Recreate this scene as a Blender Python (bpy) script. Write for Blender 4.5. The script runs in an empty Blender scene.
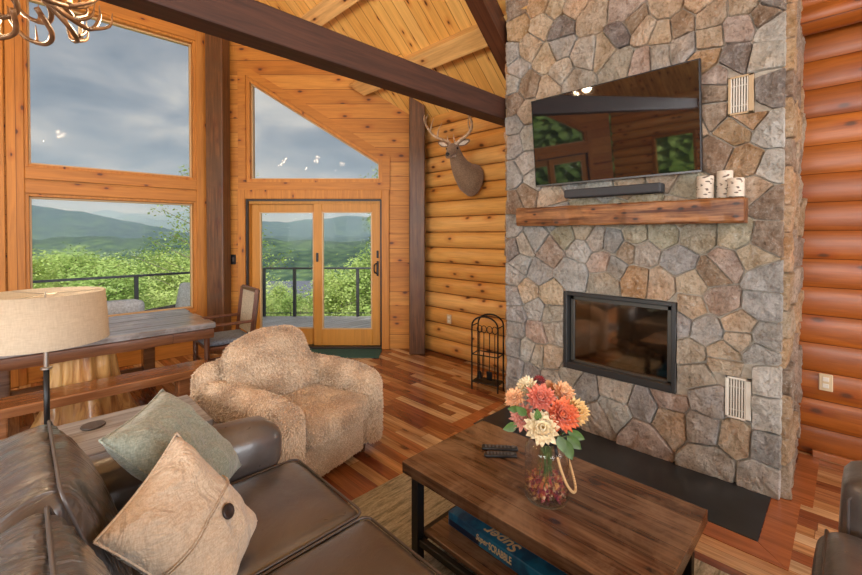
import bpy, bmesh, math, random
from mathutils import Vector, Matrix, noise
random.seed(7)
C = bpy.context.scene.collection
SC = bpy.context.scene
rad = math.radians
AZ = rad(44.83)                     # the camera looks towards the corner between the gable wall (+Y) and the log wall (+X)
CA, SA = math.cos(AZ), math.sin(AZ)
def loc2w(r, f, z=0.0):             # a frame turned like the chamfer (door) wall: r along it, f outwards
    return Vector((f*SA + r*CA, f*CA - r*SA, z))

# ---------------------------------------------------------------- camera
cam = bpy.data.cameras.new('camera'); co = bpy.data.objects.new('camera', cam); C.objects.link(co)
cam.sensor_width = 36; cam.lens = 416.5/862*36; cam.clip_end = 20000; cam.clip_start = .03
co.location = (0, 0, 1.52)
co.rotation_euler = (rad(90-.8), 0, -AZ)
cam.shift_y = -.0553
SC.camera = co
# ---------------------------------------------------------------- exposure
SC.view_settings.view_transform = 'Standard'; SC.view_settings.look = 'None'
SC.view_settings.exposure = 0.86; SC.view_settings.gamma = 1; SC.view_settings.use_curve_mapping = False

CHW = 13.0
HAZE = True
# ---------------------------------------------------------------- node helper
class NT:
    def __init__(s, nt): s.nt = nt; s.n = nt.nodes; s.l = nt.links
    def new(s, t, **kw):
        n = s.n.new(t)
        for k, v in kw.items(): setattr(n, k, v)
        return n
    def put(s, sock, v):
        if isinstance(v, bpy.types.NodeSocket): s.l.new(v, sock)
        elif v is not None:
            if isinstance(v, tuple) and len(v) == 3 and sock.type == 'RGBA': v = v+(1,)
            sock.default_value = v
    def m(s, op, a, b=None, c=None, clamp=False):
        n = s.new('ShaderNodeMath', operation=op); n.use_clamp = clamp
        for i, v in enumerate((a, b, c)):
            if v is not None: s.put(n.inputs[i], v)
        return n.outputs[0]
    def vm(s, op, a, b=None):
        n = s.new('ShaderNodeVectorMath', operation=op); s.put(n.inputs[0], a)
        if b is not None: s.put(n.inputs[1], b)
        return n.outputs['Value'] if op in ('DOT_PRODUCT', 'LENGTH') else n.outputs[0]
    def comb(s, x, y, z):
        n = s.new('ShaderNodeCombineXYZ')
        for i, v in enumerate((x, y, z)): s.put(n.inputs[i], v)
        return n.outputs[0]
    def obj(s): return s.new('ShaderNodeTexCoord').outputs['Object']
    def noise(s, vec, scale=5, detail=4, rough=.5, dist=0, dim='3D'):
        n = s.new('ShaderNodeTexNoise', noise_dimensions=dim); s.put(n.inputs['Vector'], vec)
        n.inputs['Scale'].default_value = scale; n.inputs['Detail'].default_value = detail
        n.inputs['Roughness'].default_value = rough; n.inputs['Distortion'].default_value = dist
        return n.outputs['Fac']
    def voro(s, vec, scale=5, feature='F1', out='Distance', dim='3D'):
        n = s.new('ShaderNodeTexVoronoi', feature=feature, voronoi_dimensions=dim); s.put(n.inputs['Vector'], vec)
        n.inputs['Scale'].default_value = scale
        return n.outputs[out]
    def white(s, vec):
        n = s.new('ShaderNodeTexWhiteNoise', noise_dimensions='3D'); s.put(n.inputs['Vector'], vec); return n.outputs['Value']
    def ramp(s, fac, stops, interp='LINEAR'):
        n = s.new('ShaderNodeValToRGB'); n.color_ramp.interpolation = interp; s.put(n.inputs[0], fac)
        e = n.color_ramp.elements
        while len(e) < len(stops): e.new(.5)
        for el, (p, c) in zip(e, stops): el.position = p; el.color = c+(1,) if len(c) == 3 else c
        return n.outputs[0]
    def rng(s, v, a, b, c=0, d=1):
        n = s.new('ShaderNodeMapRange'); s.put(n.inputs[0], v)
        for i, x in enumerate((a, b, c, d)): n.inputs[i+1].default_value = x
        return n.outputs[0]
    def mix(s, f, a, b, mode='MIX'):
        n = s.new('ShaderNodeMix', data_type='RGBA', blend_type=mode); n.clamp_factor = True
        s.put(n.inputs[0], f); s.put(n.inputs[6], a); s.put(n.inputs[7], b); return n.outputs[2]
    def bump(s, h, strength=.3, dist=.01, normal=None):
        n = s.new('ShaderNodeBump'); s.put(n.inputs['Height'], h); n.inputs['Strength'].default_value = strength
        n.inputs['Distance'].default_value = dist
        if normal is not None: s.put(n.inputs['Normal'], normal)
        return n.outputs[0]
    def bsdf(s, col, rough=.5, metal=0, normal=None, **kw):
        n = s.new('ShaderNodeBsdfPrincipled'); s.put(n.inputs['Base Color'], col); s.put(n.inputs['Roughness'], rough)
        n.inputs['Metallic'].default_value = metal
        if normal is not None: s.put(n.inputs['Normal'], normal)
        for k, v in kw.items(): s.put(n.inputs[k], v)
        return n
    def out(s, sh, vol=None):
        o = s.new('ShaderNodeOutputMaterial')
        if sh is not None: s.l.new(sh.outputs[0] if hasattr(sh, 'outputs') else sh, o.inputs[0])
        if vol is not None: s.l.new(vol.outputs[0], o.inputs[1])
def newmat(name):
    m = bpy.data.materials.new(name); m.use_nodes = True; m.node_tree.nodes.clear(); return m, NT(m.node_tree)
def plain(name, col, rough=.5, metal=0, nscale=0, namt=.25, bump=0, **kw):
    m, t = newmat(name); P = t.obj(); c = col
    nrm = None
    if nscale:
        f = t.noise(P, nscale, 5, .6)
        c = t.mix(t.rng(f, .35, .65), tuple(x*(1-namt) for x in col), tuple(min(1, x*(1+namt)) for x in col))
        if bump: nrm = t.bump(f, bump, .01)
    t.out(t.bsdf(c, rough, metal, nrm, **kw)); return m
def wood(name, cols, U=(1,0,0), V=(0,1,0), w=.14, ln=2.5, gap=.0025, knots=0, rough=.4, grain=.45, knotcol=(.10,.03,.01), gscale=1.0, coat=0, gapcol=.25, offs=0.0, bump=.35, wear=None, knotsize=1.0, W=None, gb=.12):
    """planks laid side by side along U and running along V; every plank has its own tone"""
    m, t = newmat(name); P = t.obj()
    if W is None: W = tuple(Vector(U).cross(Vector(V)))
    u = t.vm('DOT_PRODUCT', P, U); v = t.vm('DOT_PRODUCT', P, V); q = t.vm('DOT_PRODUCT', P, W)
    us = t.m('ADD', t.m('DIVIDE', u, w), offs); row = t.m('FLOOR', us); fu = t.m('FRACT', us)
    rr = t.white(t.comb(row, 3.7, 1.1))
    vs = t.m('ADD', t.m('DIVIDE', v, ln), t.m('MULTIPLY', rr, 9.0)); colm = t.m('FLOOR', vs); fv = t.m('FRACT', vs)
    idn = t.white(t.comb(row, colm, 5.0))
    n = len(cols); base = t.ramp(idn, [(i/n, c) for i, c in enumerate(cols)], 'CONSTANT')
    idoff = t.m('MULTIPLY', idn, 37.0)
    gv = t.comb(t.m('MULTIPLY', u, 26*gscale), t.m('ADD', t.m('MULTIPLY', v, 1.6*gscale), idoff), t.m('MULTIPLY', q, 26*gscale))
    g1 = t.noise(gv, 1.0, 4, .6, .6)
    g2 = t.noise(t.comb(t.m('MULTIPLY', u, 110*gscale), t.m('ADD', t.m('MULTIPLY', v, 5*gscale), idoff), t.m('MULTIPLY', q, 110*gscale)), 1.0, 2, .5)
    gf = t.m('ADD', t.m('MULTIPLY', g1, .75), t.m('MULTIPLY', g2, .25))
    dk = t.mix(1.0, base, (1-grain, 1-grain*1.12, 1-grain*1.2), 'MULTIPLY')
    c = t.mix(t.rng(gf, .38, .62), dk, base)
    if knots:
        kv = t.comb(t.m('ADD', t.m('MULTIPLY', u, 6.0), t.m('MULTIPLY', idn, 31.0)), t.m('ADD', t.m('MULTIPLY', v, 2.9), idoff), t.m('MULTIPLY', idn, 5.0))
        d = t.voro(kv, knots, 'F1', dim='2D'); sel = t.voro(kv, knots, 'F1', 'Color', '2D'); sel = t.vm('DOT_PRODUCT', sel, (1.0,0.0,0.0))
        d = t.m('ADD', d, t.m('MULTIPLY', t.m('SUBTRACT', g1, .5), .12))
        kk = t.m('MULTIPLY', t.rng(d, .05*knotsize, .12*knotsize, 1, 0), t.m('GREATER_THAN', sel, .45))
        halo = t.m('MULTIPLY', t.rng(d, .12*knotsize, .34*knotsize, .5, 0), t.m('GREATER_THAN', sel, .45))
        c = t.mix(halo, c, t.mix(1.0, c, (.72, .45, .3), 'MULTIPLY')); c = t.mix(kk, c, knotcol)
    if wear is not None:
        wn = t.noise(P, 3.0, 6, .65, .5); c = t.mix(t.rng(wn, .48, .66, 0, .75), c, wear)
    eg = t.m('MULTIPLY', t.m('MINIMUM', fu, t.m('SUBTRACT', 1.0, fu)), w)
    ev = t.m('MULTIPLY', t.m('MINIMUM', fv, t.m('SUBTRACT', 1.0, fv)), ln)
    e = t.m('MINIMUM', eg, ev)
    gp = t.rng(e, gap*.4, gap, 1, 0)
    c = t.mix(gp, c, t.mix(1.0, c, (gapcol, gapcol*.7, gapcol*.5), 'MULTIPLY'))
    h = t.m('SUBTRACT', t.m('MULTIPLY', gf, gb), gp)
    kw = {'Coat Weight': coat, 'Coat Roughness': .12} if coat else {}
    t.out(t.bsdf(c, rough, 0, t.bump(h, bump, .004), **kw)); return m

# ---------------------------------------------------------------- world: a cloudy evening sky
wd = bpy.data.worlds.new('world'); SC.world = wd; wd.use_nodes = True; wd.node_tree.nodes.clear(); t = NT(wd.node_tree)
g = t.new('ShaderNodeTexCoord').outputs['Generated']
sx = t.new('ShaderNodeSeparateXYZ'); t.put(sx.inputs[0], g)
den = t.m('ADD', t.m('MAXIMUM', sx.outputs[2], 0.0), .22)
cv = t.comb(t.m('DIVIDE', sx.outputs[0], den), t.m('DIVIDE', sx.outputs[1], den), t.m('MULTIPLY', sx.outputs[2], .6))
n1 = t.noise(cv, 1.9, 6, .5, .35); n2 = t.noise(cv, .38, 2, .5)
cl = t.ramp(t.m('ADD', t.m('MULTIPLY', n1, .65), t.m('MULTIPLY', n2, .35)), [(.40, (.085, .10, .125)), (.47, (.15, .165, .19)), (.53, (.22, .225, .24)), (.61, (.36, .345, .325))])
hz = t.rng(sx.outputs[2], -.02, .2, .6, 0)
cl = t.mix(hz, cl, (.27, .285, .31))
bg = t.new('ShaderNodeBackground'); t.put(bg.inputs[0], cl); bg.inputs[1].default_value = 1.0
wo = t.new('ShaderNodeOutputWorld'); t.l.new(bg.outputs[0], wo.inputs[0])
# ---------------------------------------------------------------- veiled sun over the roof from behind the house
def light(name, kind, loc, energy, col=(1,1,1), rot=None, **kw):
    l = bpy.data.lights.new(name, kind); o = bpy.data.objects.new(name, l); C.objects.link(o); o.location = loc
    l.energy = energy; l.color = col
    for k, v in kw.items(): setattr(l, k, v)
    if rot: o.rotation_euler = rot
    return o
sun = light('sun', 'SUN', (0, 0, 30), 3.7, (1, .95, .86), angle=rad(25))
sun.rotation_euler = Vector((-.35, -.62, .72)).to_track_quat('Z', 'Y').to_euler()
# added fill lamps outside the made-up windows of the end and left walls
def fill_light(name, loc, size, power, nrm, col=(.95, .97, 1)):
    o = light(name, 'AREA', loc, power, col, shape='RECTANGLE', size=size[0], size_y=size[1])
    o.rotation_euler = Vector(nrm).to_track_quat('-Z', 'Z').to_euler(); return o
fill_light('end_wall_fill', (-1.9, -4.65, 2.1), (2.7, 2.6), 150, (0.1, 1, -.05))
fill_light('end_wall_fill', (1.7, -4.65, 2.1), (2.7, 2.6), 150, (-.1, 1, -.05))
fill_light('left_wall_fill', (-4.35, -.95, 1.95), (1.9, 2.0), 115, (1, .05, 0))
fill_light('left_wall_fill', (-4.35, 1.15, 1.95), (1.9, 2.0), 115, (1, .05, 0))
# ---------------------------------------------------------------- mesh builder
class MB:
    def __init__(s): s.v = []; s.f = []; s.fc = None; s.fm = []
    def add(s, vs, fs, mi=0):
        o = len(s.v); s.v += [Vector(p) for p in vs]; s.f += [tuple(i+o for i in f) for f in fs]; s.fm += [mi]*len(fs); return s
    def box(s, a, b, M=None, mi=0):
        x0, y0, z0 = a; x1, y1, z1 = b
        vs = [Vector(p) for p in ((x0,y0,z0),(x1,y0,z0),(x1,y1,z0),(x0,y1,z0),(x0,y0,z1),(x1,y0,z1),(x1,y1,z1),(x0,y1,z1))]
        if M is not None: vs = [M @ p for p in vs]
        return s.add(vs, [(0,3,2,1),(4,5,6,7),(0,1,5,4),(1,2,6,5),(2,3,7,6),(3,0,4,7)], mi)
    def bbox(s, a, b, r=.01, M=None, mi=0, seg=2):
        bm = bmesh.new(); bmesh.ops.create_cube(bm, size=1)
        c = (Vector(a)+Vector(b))/2; d = Vector(b)-Vector(a)
        for v in bm.verts: v.co = Vector((v.co.x*d.x, v.co.y*d.y, v.co.z*d.z))+c
        bmesh.ops.bevel(bm, geom=bm.edges[:], offset=min(r, min(abs(x) for x in d)*.49), segments=seg, profile=.5, affect='EDGES')
        bm.verts.index_update()
        vs = [v.co.copy() for v in bm.verts]
        if M is not None: vs = [M @ p for p in vs]
        s.add(vs, [tuple(v.index for v in f.verts) for f in bm.faces], mi); bm.free(); return s
    def prism(s, poly, z0, z1, M=None, mi=0):
        n = len(poly); vs = [Vector((p[0], p[1], z0)) for p in poly]+[Vector((p[0], p[1], z1)) for p in poly]
        if M is not None: vs = [M @ p for p in vs]
        fs = [tuple(range(n-1, -1, -1)), tuple(range(n, 2*n))]+[(i, (i+1) % n, n+(i+1) % n, n+i) for i in range(n)]
        return s.add(vs, fs, mi)
    def tube(s, pts, r, seg=8, mi=0, caps=True, flat=1.0):
        pts = [Vector(p) for p in pts]; n = len(pts)
        rs = r if isinstance(r, (list, tuple)) else [r]*n
        vs = []; prev = None
        for i, p in enumerate(pts):
            t = (pts[min(i+1, n-1)]-pts[max(i-1, 0)])
            t = t.normalized() if t.length > 1e-9 else Vector((0,0,1))
            if prev is None:
                a = Vector((0,0,1)) if abs(t.z) < .9 else Vector((1,0,0)); nn = t.cross(a).normalized()
            else:
                nn = prev - t*prev.dot(t)
                nn = nn.normalized() if nn.length > 1e-6 else t.orthogonal().normalized()
            prev = nn; b = t.cross(nn)
            for k in range(seg):
                an = 2*math.pi*k/seg; vs.append(p+(nn*math.cos(an)+b*math.sin(an)*flat)*rs[i])
        fs = [(i*seg+k, i*seg+(k+1) % seg, (i+1)*seg+(k+1) % seg, (i+1)*seg+k) for i in range(n-1) for k in range(seg)]
        if caps: fs += [tuple(range(seg-1, -1, -1)), tuple((n-1)*seg+k for k in range(seg))]
        return s.add(vs, fs, mi)
    def lathe(s, prof, c=(0,0,0), seg=32, mi=0, M=None, close=True):
        vs = []; n = len(prof); c = Vector(c)
        for r, z in prof:
            for k in range(seg):
                a = 2*math.pi*k/seg; vs.append(Vector((r*math.cos(a), r*math.sin(a), z)))
        if M is not None: vs = [M @ p for p in vs]
        vs = [v+c for v in vs]
        fs = [(i*seg+k, i*seg+(k+1) % seg, (i+1)*seg+(k+1) % seg, (i+1)*seg+k) for i in range(n-1) for k in range(seg)]
        if close: fs += [tuple(range(seg-1, -1, -1)), tuple((n-1)*seg+k for k in range(seg))]
        return s.add(vs, fs, mi)
    def build(s, name, mat=None, parent=None, smooth=False, recenter=False, colors=None, auto=None):
        me = bpy.data.meshes.new(name)
        off = Vector((0,0,0))
        if recenter:
            xs = [v.x for v in s.v]; ys = [v.y for v in s.v]; zs = [v.z for v in s.v]
            off = Vector(((min(xs)+max(xs))/2, (min(ys)+max(ys))/2, min(zs)))
        me.from_pydata([v-off for v in s.v], [], s.f); me.update()
        bm = bmesh.new(); bm.from_mesh(me); bmesh.ops.recalc_face_normals(bm, faces=bm.faces); bm.to_mesh(me); bm.free()
        if colors is not None:
            ca = me.color_attributes.new('tint', 'FLOAT_COLOR', 'CORNER')
            for p in me.polygons:
                for li in p.loop_indices: ca.data[li].color = colors[p.index]+(1,)
        mats = mat if isinstance(mat, (list, tuple)) else [mat]
        for m in mats:
            if m is not None: me.materials.append(m)
        if len(mats) > 1: me.polygons.foreach_set('material_index', s.fm)
        if smooth: me.polygons.foreach_set('use_smooth', [True]*len(me.polygons))
        if auto: me.polygons.foreach_set('use_smooth', [True]*len(me.polygons)); me.set_sharp_from_angle(angle=rad(auto))
        o = bpy.data.objects.new(name, me); C.objects.link(o); o.location = off
        if parent is not None: o.parent = parent
        return o
def tag(o, label=None, cat=None, group=None, kind=None):
    if label: o['label'] = label
    if cat: o['category'] = cat
    if group: o['group'] = group
    if kind: o['kind'] = kind
    return o
def thing(name, loc, label, cat, rz=0, group=None):
    o = bpy.data.objects.new(name, None); C.objects.link(o); o.location = loc; o.rotation_euler = (0, 0, rz)
    o.empty_display_size = .1
    return tag(o, label, cat, group)
def struct(name, mb, mat, parent=None, **kw):
    o = mb.build(name, mat, parent, **kw)
    if parent is None: o['kind'] = 'structure'
    return o
def copy_tree(o, parent=None):
    c = o.copy(); C.objects.link(c)
    if parent is not None: c.parent = parent
    for ch in list(o.children): copy_tree(ch, c)
    return c
def fr_local(r=0, f=0, z=0): return Matrix.Translation(loc2w(r, f, z)) @ Matrix.Rotation(-AZ, 4, 'Z')
def softbox(d, r=.05, n=10, bulge=(0,0,0), wob=.0, wsc=4, seed=0):
    """cushion block, centre at 0: rounded box with bulging faces"""
    mb = MB(); dx, dy, dz = [x/2 for x in d]
    bm = bmesh.new(); bmesh.ops.create_cube(bm, size=2); bmesh.ops.subdivide_edges(bm, edges=bm.edges[:], cuts=n, use_grid_fill=True)
    bm.verts.index_update()
    so = Vector((seed*3.1, seed*1.7, 0)); vs = []
    for v in bm.verts:
        x, y, z = v.co
        def ease(a): return math.copysign(abs(a)**.8, a)
        p = Vector((ease(x)*dx, ease(y)*dy, ease(z)*dz))
        q = Vector((max(-dx+r, min(dx-r, p.x)), max(-dy+r, min(dy-r, p.y)), max(-dz+r, min(dz-r, p.z))))
        e = p-q
        if e.length > 1e-6: p = q+e.normalized()*min(r, e.length) if e.length > r else p
        bx = (1-y*y)*(1-z*z)*bulge[0]; by = (1-x*x)*(1-z*z)*bulge[1]; bz = (1-x*x)*(1-y*y)*bulge[2]
        p += Vector((bx*math.copysign(1, x) if abs(x) > .99 else bx*x, by*math.copysign(1, y) if abs(y) > .99 else by*y, bz*math.copysign(1, z) if abs(z) > .99 else bz*z))
        if wob: p += p.normalized()*wob*noise.noise(p*wsc+so)
        vs.append(p)
    mb.add(vs, [tuple(v.index for v in f.verts) for f in bm.faces]); bm.free(); return mb
def xf(mb, M):
    mb.v = [M @ v for v in mb.v]; return mb
def T(x, y, z): return Matrix.Translation((x, y, z))
def R(a, ax): return Matrix.Rotation(rad(a), 4, ax)
def arc(c, r, a0, a1, n, plane='xz'):
    out = []
    for i in range(n+1):
        a = rad(a0+(a1-a0)*i/n); x, y = r*math.cos(a), r*math.sin(a)
        out.append(Vector(c)+(Vector((x, 0, y)) if plane == 'xz' else Vector((x, y, 0)) if plane == 'xy' else Vector((0, x, y))))
    return out
def spline(pts, n=6):
    pts = [Vector(p) for p in pts]; P = [pts[0]*2-pts[1]]+pts+[pts[-1]*2-pts[-2]]; out = []
    for i in range(1, len(P)-2):
        for k in range(n):
            t = k/n; a, b, c, d = P[i-1], P[i], P[i+1], P[i+2]
            out.append(.5*((2*b)+(c-a)*t+(2*a-5*b+4*c-d)*t*t+(3*b-a-3*c+d)*t*t*t))
    out.append(P[-2]); return out
def lerpr(rs, n):
    out = []
    for i in range(len(rs)-1):
        for k in range(n): out.append(rs[i]+(rs[i+1]-rs[i])*k/n)
    out.append(rs[-1]); return out
# ================================================================ STRUCTURE
PINE = [(.62,.30,.075),(.70,.36,.10),(.56,.25,.06),(.66,.32,.085),(.74,.40,.13)]
PINEO = [(.53,.21,.030),(.60,.25,.04),(.48,.18,.024),(.56,.23,.035),(.63,.28,.05)]
CEIL = [(.84,.49,.14),(.88,.55,.18),(.80,.44,.115),(.86,.52,.16)]
DOORU = tuple(loc2w(1, 0)); 
M_ceil = {}
SL = .88; ZE = 2.98; XL = 3.8; XC = -.13; XW = 3.86
def roofz(x): return ZE+SL*(XL-x) if x >= XC else ZE+SL*(XL-(2*XC-x))
sdir = Vector((1, 0, -SL)).normalized()
m_ceil = wood('pine_ceiling_boards', CEIL, U=(0,1,0), V=tuple(sdir), w=.145, ln=30, knots=1.0, rough=.42, gapcol=.35, gap=.005, knotsize=.8, grain=.2)
sdir2 = Vector((1, 0, SL)).normalized()
m_ceil2 = wood('pine_ceiling_boards_far', CEIL, U=(0,1,0), V=tuple(sdir2), w=.145, ln=3.0, knots=1.0, rough=.42)
m_wallY = wood('pine_boards_gable', PINEO, U=(0,0,1), V=(1,0,0), w=.19, ln=30, knots=1.0, rough=.55, gap=.004, grain=.27)
m_wallD = wood('pine_boards_door_wall', PINEO, U=(0,0,1), V=DOORU, w=.19, ln=30, knots=1.0, rough=.55, gap=.004, grain=.27)
m_trim = wood('pine_trim', [(.55,.22,.032),(.60,.25,.04),(.51,.20,.028)], U=(0,0,1), V=(1,0,0), w=30, ln=99, knots=1.0, rough=.55, grain=.25, knotsize=.7)
m_trimV = wood('pine_trim_upright', [(.55,.22,.032),(.60,.25,.04),(.51,.20,.028)], U=(1,0,0), V=(0,0,1), w=30, ln=99, knots=1.0, rough=.55, grain=.25, knotsize=.7)
m_door = wood('door_pine', [(.55,.24,.03),(.58,.26,.035)], U=(1,0,0), V=(0,0,1), w=30, ln=99, rough=.5, grain=.18)
m_sash = plain('window_sash', (.55,.36,.17), .4)
m_post = wood('dark_timber', [(.17,.075,.028),(.15,.062,.024)], U=(1,0,0), V=(0,0,1), w=30, ln=99, rough=.4, grain=.62, wear=(.09,.045,.022), bump=.6, knots=.8)
m_beamX = wood('dark_timber_beam', [(.075,.024,.012),(.065,.021,.010)], U=(0,1,0), V=(1,0,0), w=30, ln=99, rough=.62, grain=.5, bump=.3)
m_beamS = wood('dark_timber_rafter', [(.10,.034,.016),(.085,.03,.014)], U=(0,1,0), V=tuple(sdir), w=30, ln=99, rough=.3, grain=.45)
m_purl = wood('pale_timber_purlin', [(.80,.50,.20),(.76,.46,.17)], U=tuple(sdir), V=(0,1,0), w=30, ln=99, rough=.4, grain=.3, knots=.8, knotsize=.7)
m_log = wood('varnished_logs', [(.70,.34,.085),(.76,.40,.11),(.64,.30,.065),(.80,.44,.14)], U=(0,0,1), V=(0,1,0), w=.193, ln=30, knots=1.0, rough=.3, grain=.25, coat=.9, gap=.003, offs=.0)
m_logR = wood('varnished_logs_shaded', [(.36,.095,.010),(.42,.12,.014),(.32,.083,.009)], U=(0,0,1), V=(0,1,0), w=.193, ln=30, knots=1.0, rough=.42, grain=.35, coat=.05, gap=.003)  # same logs, colour darkened for the dimmer light on the right wall
m_floor = wood('acacia_floor', [(.36,.13,.045),(.60,.33,.15),(.25,.08,.03),(.70,.48,.27),(.42,.18,.07),(.52,.27,.11),(.64,.40,.20),(.30,.10,.04),(.76,.56,.34),(.46,.20,.08)], U=(1,0,0), V=(0,1,0), w=.085, ln=.75, knots=.7, rough=.2, grain=.5, coat=.35, gap=.0018, gapcol=.35, bump=.15)
m_border = wood('dark_red_floor_border', [(.34,.10,.03),(.40,.13,.04)], U=(1,0,0), V=(0,1,0), w=30, ln=99, rough=.22, grain=.4, coat=.3)
m_glass, t = newmat('window_glass')
ms = t.new('ShaderNodeMixShader'); tr = t.new('ShaderNodeBsdfTransparent'); gl = t.new('ShaderNodeBsdfGlossy'); gl.inputs['Roughness'].default_value = .0
lw = t.new('ShaderNodeFresnel'); lw.inputs[0].default_value = 1.09
t.l.new(lw.outputs[0], ms.inputs[0]); t.l.new(tr.outputs[0], ms.inputs[1]); t.l.new(gl.outputs[0], ms.inputs[2]); t.out(ms)
tr.inputs[0].default_value = (.97,.98,.98,1)

YG = 5.85; FD = 5.5
corner = loc2w(-2.88, FD); corner.y = YG
plan = [(3.98,-4.7),(3.98,3.86),(corner.x,YG),(2*XC-corner.x,YG),(2*XC-3.98,3.86),(2*XC-3.98,-4.7)]
fb = MB().prism(plan, -.12, 0); floor = struct('floor', fb, m_floor)
# roof, one slab per slope, clipped to the plan
def slab(name, pts, mat):
    mb = MB(); n = len(pts); lo = [Vector((x, y, roofz(x))) for x, y in pts]; hi = [p+Vector((0,0,.2)) for p in lo]
    mb.add(lo+hi, [tuple(range(n)), tuple(range(2*n-1, n-1, -1))]+[(i, (i+1) % n, n+(i+1) % n, n+i) for i in range(n)])
    return struct(name, mb, mat)
slab('ceiling', [(XC,-4.7),(3.98,-4.7),(3.98,3.9),(corner.x,YG+.1),(XC,YG+.1)], m_ceil)
slab('ceiling', [(XC,-4.7),(2*XC-3.98,-4.7),(2*XC-3.98,3.9),(2*XC-corner.x,YG+.1),(XC,YG+.1)], m_ceil2)
# --- gable wall (local 2D: x, z) with two stacks of windows
def wallpolys(mb, polys, y0, y1, M=None):
    for pl in polys:
        n = len(pl); vs = [Vector((p[0], y0, p[1])) for p in pl]+[Vector((p[0], y1, p[1])) for p in pl]
        if M is not None: vs = [M @ v for v in vs]
        mb.add(vs, [tuple(range(n)), tuple(range(2*n-1, n-1, -1))]+[(i, (i+1) % n, n+(i+1) % n, n+i) for i in range(n)])
WX0, WX1 = .06, 1.615                   # window opening
WZ = [(.55, 1.93), (2.20, 3.95)]
def gable_half(mir):
    f = (lambda x: 2*XC-x) if mir else (lambda x: x)
    pol = [[(XC,-.1),(WX0,-.1),(WX0,roofz(WX0)),(XC,roofz(XC))],
           [(WX1,-.1),(corner.x+.06,-.1),(corner.x+.06,roofz(corner.x+.06)),(WX1,roofz(WX1))],
           [(WX0,-.1),(WX1,-.1),(WX1,WZ[0][0]),(WX0,WZ[0][0])],
           [(WX0,WZ[0][1]),(WX1,WZ[0][1]),(WX1,WZ[1][0]),(WX0,WZ[1][0])],
           [(WX0,WZ[1][1]),(WX1,WZ[1][1]),(WX1,roofz(WX1)),(WX0,roofz(WX0))]]
    return [[(f(x), z) for x, z in p] for p in pol]
mb = MB(); wallpolys(mb, gable_half(0)+gable_half(1), YG, YG+.16); struct('wall_gable', mb, m_wallY)
# --- chamfer walls; local frame r (x), f (y)
def chz(r): return roofz(FD*SA+r*CA)-.0
ML = fr_local()
MIR = Matrix.Translation((2*XC, 0, 0)) @ Matrix.Scale(-1, 4, (1,0,0)) @ ML
rL, rR = -2.93, -.085
DR0, DR1, DZ = -2.43, -.66, 1.97       # sliding door opening
TZ = 2.20; T0, T1 = -2.43, -.64        # trapezoid opening
def ttop(r): return 3.60-(r-T0)*.626
ch = [[(rL,-.1),(DR0,-.1),(DR0,chz(DR0)),(rL,chz(rL))],
      [(DR1,-.1),(rR,-.1),(rR,chz(rR)),(DR1,chz(DR1))],
      [(DR0,DZ),(DR1,DZ),(DR1,TZ),(DR0,TZ)],
      [(DR0,ttop(DR0)),(DR1,ttop(DR1)),(DR1,chz(DR1)),(DR0,chz(DR0))]]
mb = MB(); wallpolys(mb, ch, FD, FD+.16); struct('wall_door', mb, m_wallY).matrix_world = ML
mb = MB(); wallpolys(mb, ch, FD, FD+.16, MIR); struct('wall_chamfer_left', mb, m_wallD)
# --- log walls
def logwall(name, y0, y1, x, sgn, mat, ztop, holes=(), bg=.055):
    mb = MB(); p = .193; z = 0.0; i = 0
    while z < ztop:
        segs = [(y0, y1)]
        for (h0, h1, hz0, hz1) in holes:
            if z+p > hz0+.02 and z < hz1-.02:
                a_, b_ = segs.pop(); segs += [(a_, h0), (h1, b_)]
        for a, b in segs:
            prof = [(x+sgn*.12, z)]+[(x+sgn*(bg-bg*math.sin(math.pi*k/10)**.6), z+p*k/10) for k in range(11)]+[(x+sgn*.12, z+p)]
            vs = [Vector((q[0], yy, q[1])) for yy in (a, b) for q in prof]; n = len(prof)
            mb.add(vs, [(k, k+1, n+k+1, n+k) for k in range(n-1)]+[tuple(range(n)), tuple(range(2*n-1, n-1, -1))])
        z += p
    return struct(name, mb, mat, auto=60)
logwall('wall_logs', 1.9, 4.0, 3.76, 1, m_log, 3.15)
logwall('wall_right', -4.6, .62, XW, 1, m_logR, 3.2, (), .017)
logwall('wall_left', -4.6, 3.95, 2*XC-XW, -1, m_log, 3.0, [(-1.9, 0.0, .96, 2.9), (.2, 2.1, .96, 2.9), (2.25, 3.1, 1.16, 2.12)])
mb = MB()
for z_ in (2.895, 3.0):
    pts = [(XW-.12, -4.4, z_+.05), (XW-.12, .25, z_+.05)]
    mb.tube(pts, .10, 14)
struct('trim_80', mb, m_logR, auto=60)
# end wall behind the camera; its two big windows are added for fill light
xe = 2*XC-3.9
pe = []
def endpoly(x0, x1, z0, z1): pe.append([(x0,z0),(x1,z0),(x1,z1),(x0,z1)])
endpoly(xe,-3.3,-.1,2.9); endpoly(-3.3,-.5,-.1,.75); endpoly(-3.3,-.5,3.45,3.5); endpoly(-.5,.3,-.1,3.5); endpoly(.3,3.1,-.1,.75); endpoly(3.1,3.9,-.1,2.9)
pe.append([(xe,2.9),(-3.3,2.9),(-3.3,3.5)]); pe.append([(3.1,2.9),(3.9,2.9),(3.1,3.5)]); pe.append([(-3.3,3.5),(3.1,3.5),(XC,roofz(XC))])
mb = MB(); wallpolys(mb, pe, -4.6, -4.5); struct('wall_end', mb, m_wallY)

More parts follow.
